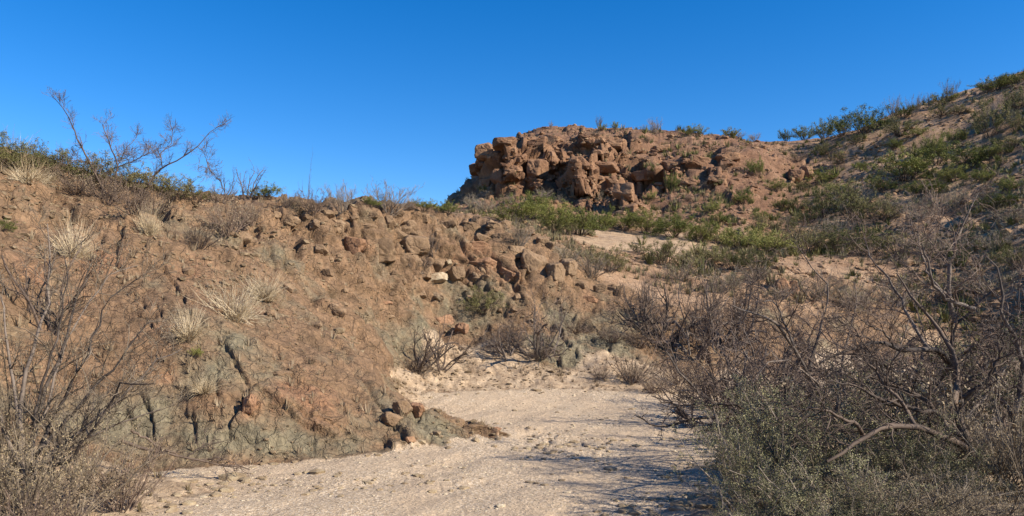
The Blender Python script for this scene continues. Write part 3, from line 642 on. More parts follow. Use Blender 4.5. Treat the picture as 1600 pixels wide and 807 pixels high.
for px, py, w, h, k_, lb in [
    (684, 413, 44, 28, 'b', None), (682, 435, 54, 20, 'w', 'pale whitish block under the stacked brown blocks'), (661, 428, 26, 24, 'b', None), (714, 427, 24, 32, 'b', None), (705, 410, 13, 10, 'w', None),
    (584, 392, 62, 48, 'b', None), (547, 380, 32, 36, 'o', None), (566, 356, 62, 28, 'b', None), (528, 352, 28, 26, 'b', None), (634, 380, 46, 42, 'b', None), (631, 408, 50, 36, 'b', None),
    (604, 350, 18, 20, 'b', None), (641, 352, 20, 20, 'b', None), (660, 342, 28, 20, 'b', None), (621, 366, 26, 20, 'b', None), (748, 386, 62, 28, 'o', None), (752, 412, 52, 26, 'o', None),
    (722, 388, 48, 26, 'b', None), (750, 434, 52, 26, 'b', None), (600, 474, 38, 20, 'o', None), (683, 463, 22, 12, 'w', None), (661, 460, 18, 14, 'b', None), (697, 503, 40, 28, 'o', None), (722, 512, 22, 22, 'o', None),
    (528, 490, 26, 18, 'b', None), (515, 425, 18, 14, 'b', None), (829, 410, 42, 50, 'b', None), (858, 424, 34, 38, 'b', None), (882, 416, 30, 30, 'b', None), (804, 392, 34, 24, 'b', None), (782, 372, 36, 20, 'b', None),
    (700, 350, 34, 18, 'b', None), (735, 355, 36, 20, 'b', None), (770, 352, 30, 14, 'b', None), (680, 362, 30, 20, 'b', None), (652, 368, 22, 18, 'b', None), (800, 430, 30, 26, 'o', None), (776, 452, 26, 16, 'b', None),
    (923, 468, 28, 14, 'o', 'small orange rock lying alone on the greenish slope'), (958, 454, 20, 13, 'b', None), (933, 450, 22, 14, 'b', None), (905, 445, 18, 12, 'b', None), (488, 352, 26, 16, 'b', None), (455, 345, 24, 16, 'b', None),
    (430, 338, 20, 14, 'b', None), (500, 335, 22, 12, 'b', None), (575, 336, 22, 10, 'b', None), (620, 337, 20, 11, 'b', None),
    (768, 674, 40, 9, 'o', None), (740, 670, 40, 12, 'b', None), (704, 668, 40, 16, 'b', None), (652, 640, 22, 26, 'o', None), (625, 640, 30, 28, 'b', None), (786, 679, 18, 5, 'b', None),
    (387, 632, 17, 36, 'o', 'upright orange flake on the spur face'), (294, 424, 18, 12, 'b', None), (440, 588, 40, 12, 'b', None),
    (610, 660, 34, 26, 'b', None), (640, 690, 18, 10, 'o', None), (520, 480, 16, 12, 'b', None), (545, 478, 14, 10, 'b', None)]:
    put_rock({'b': R_brown, 'o': R_orange, 'w': R_white}[k_], px, py, w, h, bank, lb, sink=.05 if k_ == 'w' else .55 if w > 30 else .25, tilt=.13 if w > 30 else .25)
# the bank's other loose stones one can pick out
for _ in range(75):
    px = random.uniform(330, 960); py = random.uniform(335, 640)
    p = hit(px, py)
    if not (8.5 < math.hypot(p.x, p.y) < 24): continue
    if (py > 500 and px > 620) or (px < 570 and py > 390 + random.random() * 140): continue
    s = random.uniform(7, 15) if py > 400 else random.uniform(9, 22)
    put_rock(R_brown if random.random() < .95 else R_orange, px, py, s * 1.3, s * .9, bank, None, sink=.25, tilt=.6)
butte = terrain['rocky_butte']
cnt = 0
for px, py, w, h in [(935, 262, 78, 24), (940, 290, 66, 34), (905, 255, 34, 26), (975, 300, 40, 30), (1000, 250, 46, 26), (770, 235, 40, 34), (750, 262, 24, 20), (790, 222, 44, 20), (832, 222, 44, 20), (835, 262, 34, 40), (805, 268, 30, 44),
                     (780, 275, 26, 30), (860, 250, 26, 26), (1010, 280, 44, 22), (1050, 262, 40, 24), (1035, 232, 34, 18), (960, 232, 46, 20), (1090, 250, 40, 24), (1120, 280, 34, 20), (1075, 285, 36, 20), (985, 325, 30, 22), (1140, 245, 34, 18),
                     (860, 215, 34, 16), (900, 225, 34, 16), (760, 250, 28, 24), (757, 285, 20, 18), (1245, 272, 26, 22), (1262, 268, 16, 24), (1225, 448, 24, 26), (1240, 452, 18, 28)]:
    put_rock(R_cliff if px < 1200 or py < 300 else R_orange, px, py, w, h, butte, None, sink=.25, depth=.9, tilt=.2); cnt += 1
while cnt < 298:
    px = random.triangular(742, 1262, 800); py = random.triangular(205, 345, 255)
    if py < 205 + max(0, 790 - px) * 1.0: continue
    p = hit(px, py); d = math.hypot(p.x, p.y)
    if not (38 < d < 64): continue
    s = random.triangular(4, 14, 7) * (1.0 if py < 300 else .6) * (1 - .5 * max(0, px - 940) / 320)
    put_rock(R_cliff, px, py, s * 1.5, s * .8, butte, None, sink=.2, depth=.9, tilt=.25); cnt += 1

def scatter_mesh(nm, m, P, Nn, S, seed=0, flat=.6, base=ICO1):
    """many little stones joined into one mesh"""
    r = np.random.default_rng(seed); k = 6
    shapes = [rock_shape(200 + i, base, planes=8, rough=0)[0] for i in range(k)]
    Fc = base[1]; nv = len(base[0]); N = len(P)
    Vv = np.array(shapes)[r.integers(0, k, N)]
    a = r.uniform(0, 6.283, N); ca_, sa_ = np.cos(a)[:, None], np.sin(a)[:, None]
    x, y, z = Vv[..., 0] * r.uniform(.8, 1.5, (N, 1)), Vv[..., 1], Vv[..., 2] * flat
    Vv = np.stack([x * ca_ - y * sa_, x * sa_ + y * ca_, z], -1) * S[:, None, None] + P[:, None]
    Fa = (Fc[None] + (np.arange(N) * nv)[:, None, None]).reshape(-1, 3)
    return mesh_np(nm, Vv.reshape(-1, 3), Fa, m, smooth=False)
def polar_scatter(N, px0, px1, r0, r1, seed, power=1.0):
    r = np.random.default_rng(seed)
    px = r.uniform(px0, px1, N); t = np.arctan((px - CX) / F); rr_ = r0 * (r1 / r0) ** (r.random(N) ** power)
    P, Nn = ground_v(rr_ * np.sin(t), rr_ * np.cos(t)); return P, Nn, rr_, r
def wts(P):
    t = np.arctan2(P[:, 0], P[:, 1]); return gridsample(KG, t, np.log(np.hypot(P[:, 0], P[:, 1])))
P, Nn, rr_, r = polar_scatter(14000, 100, 1250, 3.5, 17, 1)
k_ = wts(P); cl = fbm((P * (.8, 1.4, 1)).astype(np.float32), 3, 33)
keep = (k_[:, 0] > .6) & (cl + r.normal(0, .10, len(P)) > .04); P = P[keep]; rr_ = rr_[keep]
S = np.exp(r.normal(math.log(.009), .45, len(P))) * np.clip(rr_ / 7, .8, 1.6)
tag(obj('gravel', scatter_mesh('gravel', m_peb, P, None, S, 1)), 'pale loose gravel strewn over the sandy wash', 'gravel', kind='stuff')
P, Nn, rr_, r = polar_scatter(20000, -60, 1150, 8, 24, 2)
k_ = wts(P); keep = (k_[:, 2] + k_[:, 1] * .6 > .5) & (fbm(P.astype(np.float32) * .8, 3, 35) + r.normal(0, .15, len(P)) > .35 * ((rr_ < 13) & (np.arctan2(P[:, 0], P[:, 1]) < -.14))); P = P[keep]
S = np.exp(r.normal(math.log(.028), .5, len(P)))
o = obj('rubble', scatter_mesh('rubble', m_rub, P + [0, 0, .0], None, S, 2), bank); o['kind'] = 'stuff'
P, Nn, rr_, r = polar_scatter(30000, 690, 2000, 26, 62, 3)
k_ = wts(P); keep = (k_[:, 3] + k_[:, 4] > .5 + .3 * r.random(len(P))); P = P[keep]
S = np.exp(r.normal(math.log(.075), .5, len(P)))
kk = fbm(P.astype(np.float32) * .3, 3, 99) + r.normal(0, .12, len(P)) > .03; P = P[kk]; S = S[kk]
hb = np.arctan2(P[:, 0], P[:, 1]) > math.atan((1262 - CX) / F)
o = obj('rubble', scatter_mesh('rubble', m_hrub, P[~hb], None, S[~hb], 3), butte); o['kind'] = 'stuff'
o = obj('rubble', scatter_mesh('rubble', m_hrub, P[hb], None, S[hb], 4), terrain['hillside']); o['kind'] = 'stuff'

P, Nn, rr_, r = polar_scatter(9000, 130, 1180, 6.5, 17.5, 12)
k_ = wts(P); edge = np.minimum(k_[:, 0], k_[:, 2] + k_[:, 1]); keep = (k_[:, 0] > .25) & (r.random(len(P)) < edge * .9 + .003); P = P[keep]
S = np.exp(r.normal(math.log(.032), .5, len(P)))
tag(obj('cobbles', scatter_mesh('cobbles', m_rub, P, None, S, 9)), 'brown cobbles and chips strewn along the edge of the wash', 'cobbles', kind='stuff')
# ------------------------------------------------------------------ plants
def resample(pl, n, rad=None):
    pl = np.asarray(pl, float); d = np.concatenate([[0], np.cumsum(np.linalg.norm(np.diff(pl, axis=0), axis=1))])
    t = np.linspace(0, d[-1], n); P = np.stack([np.interp(t, d, pl[:, k]) for k in range(3)], -1)
    return P
def tubes(P, R, k=4):
    """P (m,n,3) polylines, R (m,n) radii -> verts, quads"""
    m_, n_, _ = P.shape
    T = np.empty_like(P); T[:, 1:-1] = P[:, 2:] - P[:, :-2]; T[:, 0] = P[:, 1] - P[:, 0]; T[:, -1] = P[:, -1] - P[:, -2]
    T /= np.linalg.norm(T, axis=-1, keepdims=True) + 1e-9
    ref = np.where(np.abs(T[..., 2:3]) > .9, np.array([1., 0, 0]), np.array([0, 0, 1.]))
    U = np.cross(T, ref); U /= np.linalg.norm(U, axis=-1, keepdims=True) + 1e-9
    W = np.cross(T, U); a = np.arange(k) * 2 * math.pi / k
    V = P[:, :, None] + R[:, :, None, None] * (U[:, :, None] * np.cos(a)[:, None] + W[:, :, None] * np.sin(a)[:, None])
    base = (np.arange(m_)[:, None, None] * n_ + np.arange(n_ - 1)[None, :, None]) * k
    i = np.arange(k)[None, None]; j = (i + 1) % k
    Fc = np.stack([base + i, base + j, base + j + k, base + i + k], -1).reshape(-1, 4)
    return V.reshape(-1, 3), Fc
def children_of(r, P, R, c, L, n=5, spread=.8, wob=.15, up=.0, t0=.2, rfac=.6, tip=.35, follow=1.0):
    """c children from every polyline of P"""
    m_, np_, _ = P.shape
    t = r.uniform(t0, 1, (m_, c)); x = t * (np_ - 1.001); i = x.astype(int); f = (x - i)[..., None]
    I = np.arange(m_)[:, None]
    pos = P[I, i] * (1 - f) + P[I, i + 1] * f
    rad = R[I, i] * (1 - f[..., 0]) + R[I, i + 1] * f[..., 0]
    tan = P[I, i + 1] - P[I, i]; tan /= np.linalg.norm(tan, axis=-1, keepdims=True) + 1e-9
    d = tan * follow + r.normal(0, 1, (m_, c, 3)) * spread * .62 + np.array([0, 0, up])
    d /= np.linalg.norm(d, axis=-1, keepdims=True) + 1e-9
    M = m_ * c; d = d.reshape(M, 3); pos = pos.reshape(M, 3); rad = rad.reshape(M) * rfac
    ln = L * r.uniform(.45, 1.25, M) * (1.15 - .5 * t.reshape(M))
    Q_ = np.empty((M, n, 3)); Q_[:, 0] = pos; dd = d.copy()
    for k in range(1, n):
        dd = dd + r.normal(0, wob, (M, 3)); dd[:, 2] += up * .12
        dd /= np.linalg.norm(dd, axis=-1, keepdims=True)
        Q_[:, k] = Q_[:, k - 1] + dd * (ln / (n - 1))[:, None]
    RR = rad[:, None] * np.linspace(1, tip, n)[None]
    return Q_, RR
def merge(parts):
    V, Fc, M, off = [], [], [], 0
    for v, f, mi in parts:
        V.append(v); Fc.append(f + off); M.append(np.full(len(f), mi)); off += len(v)
    return np.concatenate(V), np.concatenate(Fc), np.concatenate(M)
def leaves(r, P, per, size, jit=.02, aspect=.55, t0=.3):
    m_, n_, _ = P.shape
    t = r.uniform(t0, 1, (m_, per)) * (n_ - 1.001); i = t.astype(int); f = (t - i)[..., None]; I = np.arange(m_)[:, None]
    pos = (P[I, i] * (1 - f) + P[I, i + 1] * f).reshape(-1, 3) + r.normal(0, jit, (m_ * per, 3))
    N = len(pos); a = r.normal(size=(N, 3)); a /= np.linalg.norm(a, axis=1)[:, None]
    b_ = np.cross(a, r.normal(size=(N, 3))); b_ /= np.linalg.norm(b_, axis=1)[:, None] + 1e-9
    s = size * r.uniform(.6, 1.4, (N, 1))
    V = np.stack([pos - a * s, pos - b_ * s * aspect, pos + a * s, pos + b_ * s * aspect], 1).reshape(-1, 3)
    return V, np.arange(N * 4).reshape(-1, 4)
def stems(r, N, H, W, n=7, rad=.012, wob=.10, lean=1.0, base=.12, up=.25):
    a = r.uniform(0, 2 * math.pi, N); s = np.sqrt(r.random(N)) * lean
    d = np.stack([np.cos(a) * s * W / H, np.sin(a) * s * W / H, np.ones(N)], -1); d /= np.linalg.norm(d, axis=1)[:, None]
    P = np.empty((N, n, 3)); P[:, 0] = np.stack([np.cos(a), np.sin(a), np.zeros(N)], -1) * r.uniform(0, base, (N, 1)); P[:, 0, 2] = -.05
    ln = H * r.uniform(.6, 1.08, N)
    for k in range(1, n):
        d = d + r.normal(0, wob, (N, 3)); d[:, 2] += up * .1; d /= np.linalg.norm(d, axis=-1, keepdims=True)
        P[:, k] = P[:, k - 1] + d * (ln / (n - 1))[:, None]
    return P, rad * r.uniform(.6, 1.3, (N, 1)) * np.linspace(1, .4, n)[None]

def proto(kind, seed):
    """unit plants, all about 1 m high; returns (woody verts/faces, fine verts/faces) as two meshes and one joined mesh"""
    r = np.random.default_rng(seed)
    if kind == 'creosote':
        P, R = stems(r, 30, .85, 1.0, rad=.008, wob=.14); a = children_of(r, P, R, 5, .30, 5, .7, .15, .3, .3); b2 = children_of(r, a[0], a[1], 3, .14, 4, .8, .2, .3, .3)
        lv = merge([(*leaves(r, b2[0], 20, .0125, .022), 0), (*leaves(r, a[0], 14, .0125, .020), 0)])
        return ([(*tubes(P, R), 0), (*tubes(*a, 3), 0)], [(lv[0], lv[1], 1)], (m_twig, m_creo))
    if kind == 'olive':
        P, R = stems(r, 24, .9, .9, rad=.010, wob=.14); a = children_of(r, P, R, 5, .30, 5, .8, .15, .2, .25); b2 = children_of(r, a[0], a[1], 3, .13, 4, .9, .2, .2, .3)
        lv = merge([(*leaves(r, b2[0], 14, .012, .020), 0), (*leaves(r, a[0], 10, .012, .018), 0)])
        return ([(*tubes(P, R), 0), (*tubes(*a, 3), 0), (*tubes(*b2, 3), 0)], [(lv[0], lv[1], 1)], (m_twig, m_creod))
    if kind in ('brush', 'grey'):
        P, R = stems(r, 30, .85, 1.0, rad=.009, wob=.14); a = children_of(r, P, R, 6, .30, 5, .8, .18, .2, .15); b2 = children_of(r, a[0], a[1], 4, .14, 4, .9, .2, .2, .2)
        lv = leaves(r, b2[0], 2, .012, .01)
        return ([(*tubes(P, R), 0), (*tubes(*a, 3), 0)], [(*tubes(b2[0], b2[1], 3), 0), (lv[0], lv[1], 1)], (m_twigp if kind == 'brush' else m_twiggrey, m_brush if kind == 'brush' else m_greyl))
    if kind == 'bare':      # leafless mesquite-like shrub
        P, R = stems(r, 10, .75, 1.0, n=8, rad=.020, wob=.24, base=.1); a = children_of(r, P, R, 6, .42, 7, .8, .32, .15, .2, .55); b2 = children_of(r, a[0], a[1], 5, .22, 5, .9, .34, .1, .15, .6)
        c2 = children_of(r, b2[0], b2[1], 2, .11, 4, 1.0, .3, .1, .15, .7)
        return ([(*tubes(P, R, 5), 0), (*tubes(*a, 4), 0)], [(*tubes(*b2, 3), 1), (*tubes(c2[0], np.maximum(c2[1], .0018), 3), 1)], (m_bark, m_twigp))
    if kind == 'sparse':    # thin open leafless stems
        P, R = stems(r, 6, .85, .8, n=9, rad=.012, wob=.16, base=.06); a = children_of(r, P, R, 6, .30, 6, .7, .2, .3, .2, .6); b2 = children_of(r, a[0], a[1], 4, .12, 4, .9, .25, .2, .2, .7)
        return ([(*tubes(P, R, 5), 0)], [(*tubes(*a, 4), 0), (*tubes(b2[0], np.maximum(b2[1], .0014), 3), 0)], (m_twig, m_twig))
    if kind == 'haze':      # pale, very fine leafless bush
        P, R = stems(r, 26, .8, .75, n=6, rad=.007, wob=.12, base=.1); a = children_of(r, P, R, 7, .30, 5, .6, .18, .5, .2, .6); b2 = children_of(r, a[0], a[1], 6, .14, 4, .7, .2, .4, .2, .6)
        return ([(*tubes(P, R, 4), 0)], [(*tubes(*a, 3), 0), (*tubes(b2[0], np.maximum(b2[1], .0016), 3), 0)], (m_twiggrey, m_twiggrey))
    if kind == 'grass':     # dry tussock
        P, R = stems(r, 130, .85, .9, n=6, rad=.0055, wob=.16, base=.16, lean=1.0, up=-.5); R = R * np.linspace(1, .5, 6)[None]
        Q2, R2 = stems(r, 300, .5, .9, n=5, rad=.005, wob=.22, base=.2, up=-.7)
        return ([(*tubes(Q2, R2, 3), 0)], [(*tubes(P, R, 3), 0)], (m_straw, m_straw))
    if kind == 'salt':      # low greyish-green saltbush with seed stalks
        P, R = stems(r, 34, .8, 1.0, n=7, rad=.007, wob=.17); a = children_of(r, P, R, 7, .26, 5, .8, .2, .3, .15); b2 = children_of(r, a[0], a[1], 4, .10, 4, .9, .2, .3, .2)
        lv = merge([(*leaves(r, b2[0], 13, .0062, .012), 0), (*leaves(r, a[0], 12, .0066, .012), 0)])
        return ([(*tubes(P, R), 0), (*tubes(*a, 3), 0)], [(*tubes(b2[0], np.maximum(b2[1], .001), 3), 0), (lv[0], lv[1], 1)], (m_twiggrey, m_sage))
    if kind == 'dry':       # leafy, yellowing shrub
        P, R = stems(r, 30, .8, 1.0, n=7, rad=.008, wob=.16); a = children_of(r, P, R, 7, .30, 5, .7, .2, .2, .15); b2 = children_of(r, a[0], a[1], 5, .12, 4, .9, .2, .3, .2)
        lv = merge([(*leaves(r, b2[0], 6, .0050, .012), 0), (*leaves(r, a[0], 4, .0054, .012), 0)])
        return ([(*tubes(P, R), 0), (*tubes(*a, 3), 0)], [(*tubes(b2[0], np.maximum(b2[1], .001), 3), 0), (lv[0], lv[1], 1)], (m_twigtan, m_dryleaf))
NAMES = {'creosote': ('creosote_bush', 'stems', 'foliage', 'bush'), 'olive': ('olive_bush', 'stems', 'foliage', 'bush'), 'brush': ('brown_shrub', 'stems', 'crown', 'shrub'), 'grey': ('grey_shrub', 'stems', 'crown', 'shrub'),
         'bare': ('bare_shrub', 'trunk', 'crown', 'shrub'), 'sparse': ('thin_shrub', 'stems', 'crown', 'shrub'), 'haze': ('pale_shrub', 'stems', 'crown', 'shrub'), 'grass': ('grass_tussock', 'leaves', 'stalks', 'grass'),
         'salt': ('saltbush', 'stems', 'foliage', 'bush'), 'dry': ('dry_bush', 'stems', 'foliage', 'bush')}
NV = {'creosote': 4, 'olive': 4, 'brush': 3, 'grey': 3, 'bare': 5, 'sparse': 4, 'haze': 3, 'grass': 4, 'salt': 3, 'dry': 3}
PROTO = {}
for kd, nv in NV.items():
    for s_ in range(nv):
        wood, fine, ms = proto(kd, 1000 + s_ * 7 + len(kd) * 31)
        w_ = merge(wood); f_ = merge(fine); a_ = merge(wood + fine)
        # normalise to a height of 1
        zmax = np.percentile(a_[0][:, 2], 99.3)
        sc_ = 1 / zmax
        wd = np.percentile(np.abs(a_[0][:, 0]) * sc_, 98) * 2
        nm = NAMES[kd]
        PROTO.setdefault(kd, []).append((mesh_np(nm[1], w_[0] * sc_, w_[1], list(ms), w_[2]), mesh_np(nm[2], f_[0] * sc_, f_[1], list(ms), f_[2]), mesh_np(nm[0], a_[0] * sc_, a_[1], list(ms), a_[2]), wd))
def plant(kd, px, py, w, h, label, group=None, Y=None, sink=0.0, parts=None):
    """a plant whose base is seen at (px, py) of the photograph, w by h of its pixels large"""
    if Y is None: p = hit(px, py)
    else:
        x = (px - CX) / F * Y; p = Vector((x, Y, ground(x, Y)))
    k = math.hypot(p.x, p.y) / F
    mw, mf, ma, wd = PROTO[kd][random.randrange(NV[kd])]
    nm = NAMES[kd]
    if parts is None: parts = h > 26 or w > 40
    if parts:
        o = obj(nm[0], None); obj(nm[1], mw, o); obj(nm[2], mf, o)
    else: o = obj(nm[0], ma)
    sw = w * k / wd
    o.location = p - Vector((0, 0, sink + .02 * h * k)); o.scale = (sw, sw, h * k); o.rotation_euler = (random.uniform(-.14, .14), random.uniform(-.14, .14), random.uniform(0, 6.28))
    tag(o, label, nm[3], group)
    return o
ORD = ['leftmost', 'second from the left', 'third from the left', 'fourth from the left', 'fifth from the left', 'sixth from the left', 'seventh from the left', 'eighth from the left', 'ninth from the left', 'tenth from the left',
       'eleventh from the left', 'twelfth from the left', 'thirteenth from the left', 'fourteenth from the left', 'fifteenth from the left', 'sixteenth from the left', 'seventeenth from the left', 'eighteenth from the left', 'nineteenth from the left', 'twentieth from the left']
def row(kd, items, what, where, group, **k):
    items = sorted(items)
    for i, it in enumerate(items):
        ks = it[4] if len(it) > 4 else kd
        plant(ks, it[0], it[1], it[2], it[3], f'{what}, {ORD[i]} {where}', group, **k)

# skyline behind the left bank's rim
row('olive', [(-8, 262, 80, 50), (30, 268, 80, 50), (68, 274, 80, 48), (105, 280, 80, 42), (140, 286, 80, 46), (176, 292, 80, 46), (212, 298, 80, 44), (246, 302, 70, 40), (278, 306, 64, 34), (306, 310, 56, 28)],
    'dense green creosote bush', 'in the hedge-like row on the left ridge', 'creosote bushes on the left ridge', sink=.1)
row('creosote', [(412, 312, 44, 24), (662, 332, 34, 20), (698, 338, 40, 22), (575, 324, 26, 16)], 'small green bush', 'of those along the central bank rim', 'small green bushes on the bank rim')
row('brush', [(345, 318, 54, 30), (482, 335, 60, 40), (450, 325, 40, 24), (640, 332, 30, 16)], 'brown leafless brush clump', 'of those along the central bank rim', 'brown brush on the bank rim')
plant('haze', 532, 332, 64, 46, 'pale lilac-grey leafless bush on the rim, left of its larger twin', 'pale bushes on the bank rim')
plant('haze', 608, 334, 84, 48, 'larger pale lilac-grey leafless bush on the central rim against the sky', 'pale bushes on the bank rim')
plant('sparse', 476, 322, 26, 88, 'single tall thin dead stem standing above the central rim')
row('sparse', [(352, 312, 46, 66), (385, 312, 50, 62)], 'thin leafless sapling against the sky', 'right of the ridge tree', 'thin saplings on the rim')
# shrubs and tussocks on the left bank's face
row('brush', [(120, 305, 70, 34), (165, 322, 80, 46), (205, 335, 80, 50), (242, 336, 70, 40)], 'dark brush clump', 'at the foot of the bare ridge tree', 'brush round the ridge tree')
row('brush', [(310, 390, 60, 44), (352, 372, 84, 62), (395, 352, 50, 36)], 'brown twiggy shrub', 'of three on the bank face below the rim', 'brown shrubs below the rim')
plant('grass', 20, 262, 66, 46, 'pale dry grass clump at the upper left edge below the green hedge')
plant('grass', 42, 285, 54, 36, 'dry grass clump just below the one at the upper left edge')
plant('grass', 72, 290, 40, 22, 'low dry tussock at the right end of the upper left grass')
plant('grass', 112, 400, 56, 52, 'straw tussock on the left bank between the thin sapling and ridge tree')
plant('grass', 232, 366, 42, 52, 'upright straw tussock below the bare ridge tree')
plant('grass', 366, 500, 92, 66, 'largest pale straw tussock, on the spur face')
plant('grass', 414, 472, 62, 46, 'pale tussock touching the upper right of the largest one')
plant('grass', 296, 528, 52, 48, 'straw tussock lower left of the largest one, above the green sprig')
plant('grass', 318, 612, 44, 26, 'sparse pale tussock on the lower spur face above the fallen branch')
plant('creosote', 304, 560, 16, 18, 'tiny bright green sprig on the bare spur face')
plant('creosote', 6, 362, 26, 18, 'tiny green bush at the left edge of the bank face')
plant('sparse', 78, 520, 130, 150, 'thin leafless sapling standing on the left bank face')
plant('bare', 683, 400, 34, 38, 'small dark leafless shrub among the rim boulders')
plant('bare', 655, 428, 54, 36, 'dead twiggy shrub left of the pale whitish block')
plant('olive', 758, 490, 76, 42, 'yellow-green leafy bush on the slope below the boulders')
# foot of the central bank
plant('sparse', 655, 582, 170, 110, 'open leafless shrub with spreading stems at the foot of the bank')
plant('sparse', 690, 580, 90, 84, 'thin leafless shrub beside the open one at the foot of the bank')
plant('brush', 655, 584, 90, 28, 'low brush around the base of the open leafless shrub')
plant('bare', 795, 558, 76, 60, 'dark blackish leafless shrub left of the greenish outcrop')
plant('bare', 838, 558, 110, 112, 'upright leafless shrub in front of the greenish outcrop')
plant('brush', 845, 562, 60, 24, 'low brush below the upright leafless shrub')
row('brush', [(905, 520, 70, 22), (955, 535, 76, 28), (1000, 545, 70, 34)], 'dark dead brush', 'in the diagonal line above the greenish outcrop', 'dead brush on the centre slope')
row('bare', [(1000, 500, 70, 70), (1035, 540, 120, 120), (1085, 560, 150, 150), (1130, 545, 130, 120)], 'purplish leafless mesquite shrub', 'of those right of the centre slope', 'mesquite shrubs right of the slope')
row('brush', [(940, 594, 40, 20), (990, 600, 80, 50), (1020, 615, 60, 34), (1060, 600, 90, 50), (1095, 612, 70, 40)], 'low brown brush', 'at the far edge of the wash', 'brush at the far edge of the wash')
# above the centre: bench and butte foot
plant('grey', 808, 386, 52, 48, 'round silvery grey shrub above the boulders')
plant('grey', 885, 415, 60, 40, 'grey twiggy shrub on the slope right of the boulders')
plant('grey', 925, 432, 84, 44, 'grey-brown shrub below the yellow-green one on the terrace edge')
plant('olive', 950, 425, 76, 40, 'yellow-green bush at the left end of the pale terrace')
plant('olive', 1035, 415, 70, 42, 'green bush in front of the pale terrace')
plant('olive', 1076, 422, 60, 32, 'lower green bush right of the one in front of the terrace')
plant('grey', 1060, 438, 70, 32, 'grey shrub below the bushes in front of the terrace')
row('olive', [(1105, 414, 60, 30), (1145, 424, 60, 30), (1185, 426, 60, 34), (1000, 398, 40, 20)], 'olive bush', 'on the pale terrace and just right of it', 'olive bushes on the terrace')
row('creosote', [(800, 352, 70, 40), (835, 345, 80, 44), (865, 365, 80, 50), (905, 368, 70, 44), (940, 362, 50, 38), (975, 362, 60, 34), (1010, 366, 66, 34), (1050, 372, 70, 38), (1090, 380, 60, 30), (1125, 384, 70, 38), (1165, 394, 80, 42), (1200, 398, 60, 34)],
    'green creosote bush', 'in the band along the foot of the butte', 'creosote bushes at the foot of the butte')
row('olive', [(885, 372, 50, 34), (1190, 360, 34, 24), (1230, 372, 44, 30), (1262, 350, 40, 24)], 'dull olive bush', 'behind the creosote band', 'olive bushes behind the band')
row('grey', [(735, 322, 34, 20), (757, 330, 40, 22), (782, 338, 40, 22), (760, 308, 26, 15), (800, 318, 30, 18), (828, 325, 30, 17), (850, 312, 30, 17), (905, 310, 34, 16), (935, 316, 34, 18), (875, 318, 24, 14)],
    'greyish shrub', 'of those on the talus under the cliff', 'grey shrubs on the talus')
row('creosote', [(1052, 300, 34, 30), (1108, 335, 34, 22), (1160, 322, 34, 22), (1185, 278, 30, 32), (1122, 350, 36, 18), (1016, 318, 20, 16), (1212, 300, 26, 18), (1192, 345, 26, 16), (1220, 328, 30, 16)],
    'small green bush', 'of those on the slope of the butte', 'green bushes on the butte slope')
row('brush', [(838, 238, 24, 12), (905, 232, 28, 12), (860, 228, 26, 11), (1150, 246, 34, 18), (1245, 254, 34, 16), (930, 216, 26, 10), (1010, 226, 26, 12), (1105, 300, 26, 14), (1075, 318, 22, 12), (1130, 268, 22, 12)],
    'brownish shrub', 'among the cliff rocks', 'shrubs among the cliff rocks')
row('creosote', [(940, 205, 18, 10), (961, 205, 16, 15), (1086, 215, 32, 20), (1140, 216, 28, 15), (750, 305, 12, 18)], 'dark green bush', 'of those on the butte skyline', 'bushes on the butte skyline')
row('haze', [(860, 204, 10, 14), (936, 204, 14, 22), (1022, 208, 34, 22), (1180, 217, 24, 13), (1156, 216, 16, 10)], 'wispy leafless shrub', 'of those on the butte skyline', 'leafless shrubs on the butte skyline')
# right hill
row('creosote', [(1228, 218, 22, 18), (1256, 217, 36, 20), (1288, 217, 44, 28), (1318, 215, 50, 32), (1350, 210, 66, 44), (1412, 186, 30, 20), (1473, 166, 40, 20), (1556, 142, 50, 22), (1584, 134, 40, 18)],
    'dark green bush', 'along the skyline of the right hill', 'bushes on the right skyline')
row('haze', [(1400, 186, 24, 36), (1428, 182, 24, 34), (1482, 164, 26, 38), (1452, 172, 14, 24), (1540, 146, 24, 22)], 'thin leafless shrub', 'along the skyline of the right hill', 'leafless shrubs on the right skyline')
row('olive', [(1292, 244, 36, 18), (1336, 228, 30, 18), (1316, 256, 40, 14), (1408, 214, 64, 28), (1470, 184, 44, 20), (1500, 180, 26, 16), (1546, 214, 46, 56), (1590, 172, 34, 34), (1584, 206, 40, 26), (1582, 232, 44, 18)],
    'olive bush', 'of those on the upper right hillside', 'bushes on the upper right hillside')
row('creosote', [(1284, 288, 38, 24), (1345, 268, 26, 14), (1412, 284, 94, 46), (1466, 258, 54, 46), (1515, 262, 70, 36), (1435, 248, 34, 16), (1528, 286, 44, 22), (1575, 300, 40, 20), (1495, 222, 30, 20), (1380, 300, 40, 22), (1440, 310, 50, 26), (1490, 285, 44, 24), (1545, 250, 40, 22), (1560, 330, 46, 24), (1395, 236, 34, 16), (1430, 216, 30, 14), (1310, 306, 36, 20)],
    'green bush', 'of those on the middle right hillside', 'bushes on the middle right hillside')
row('olive', [(1255, 300, 30, 20), (1287, 340, 70, 44), (1330, 345, 70, 56), (1375, 350, 66, 40), (1245, 330, 40, 20), (1222, 392, 60, 34), (1262, 398, 70, 40), (1305, 398, 80, 44), (1350, 402, 70, 38), (1400, 396, 70, 34), (1590, 420, 60, 30)],
    'dull green bush', 'on the lower slope behind the right mesquites', 'bushes on the lower right slope')
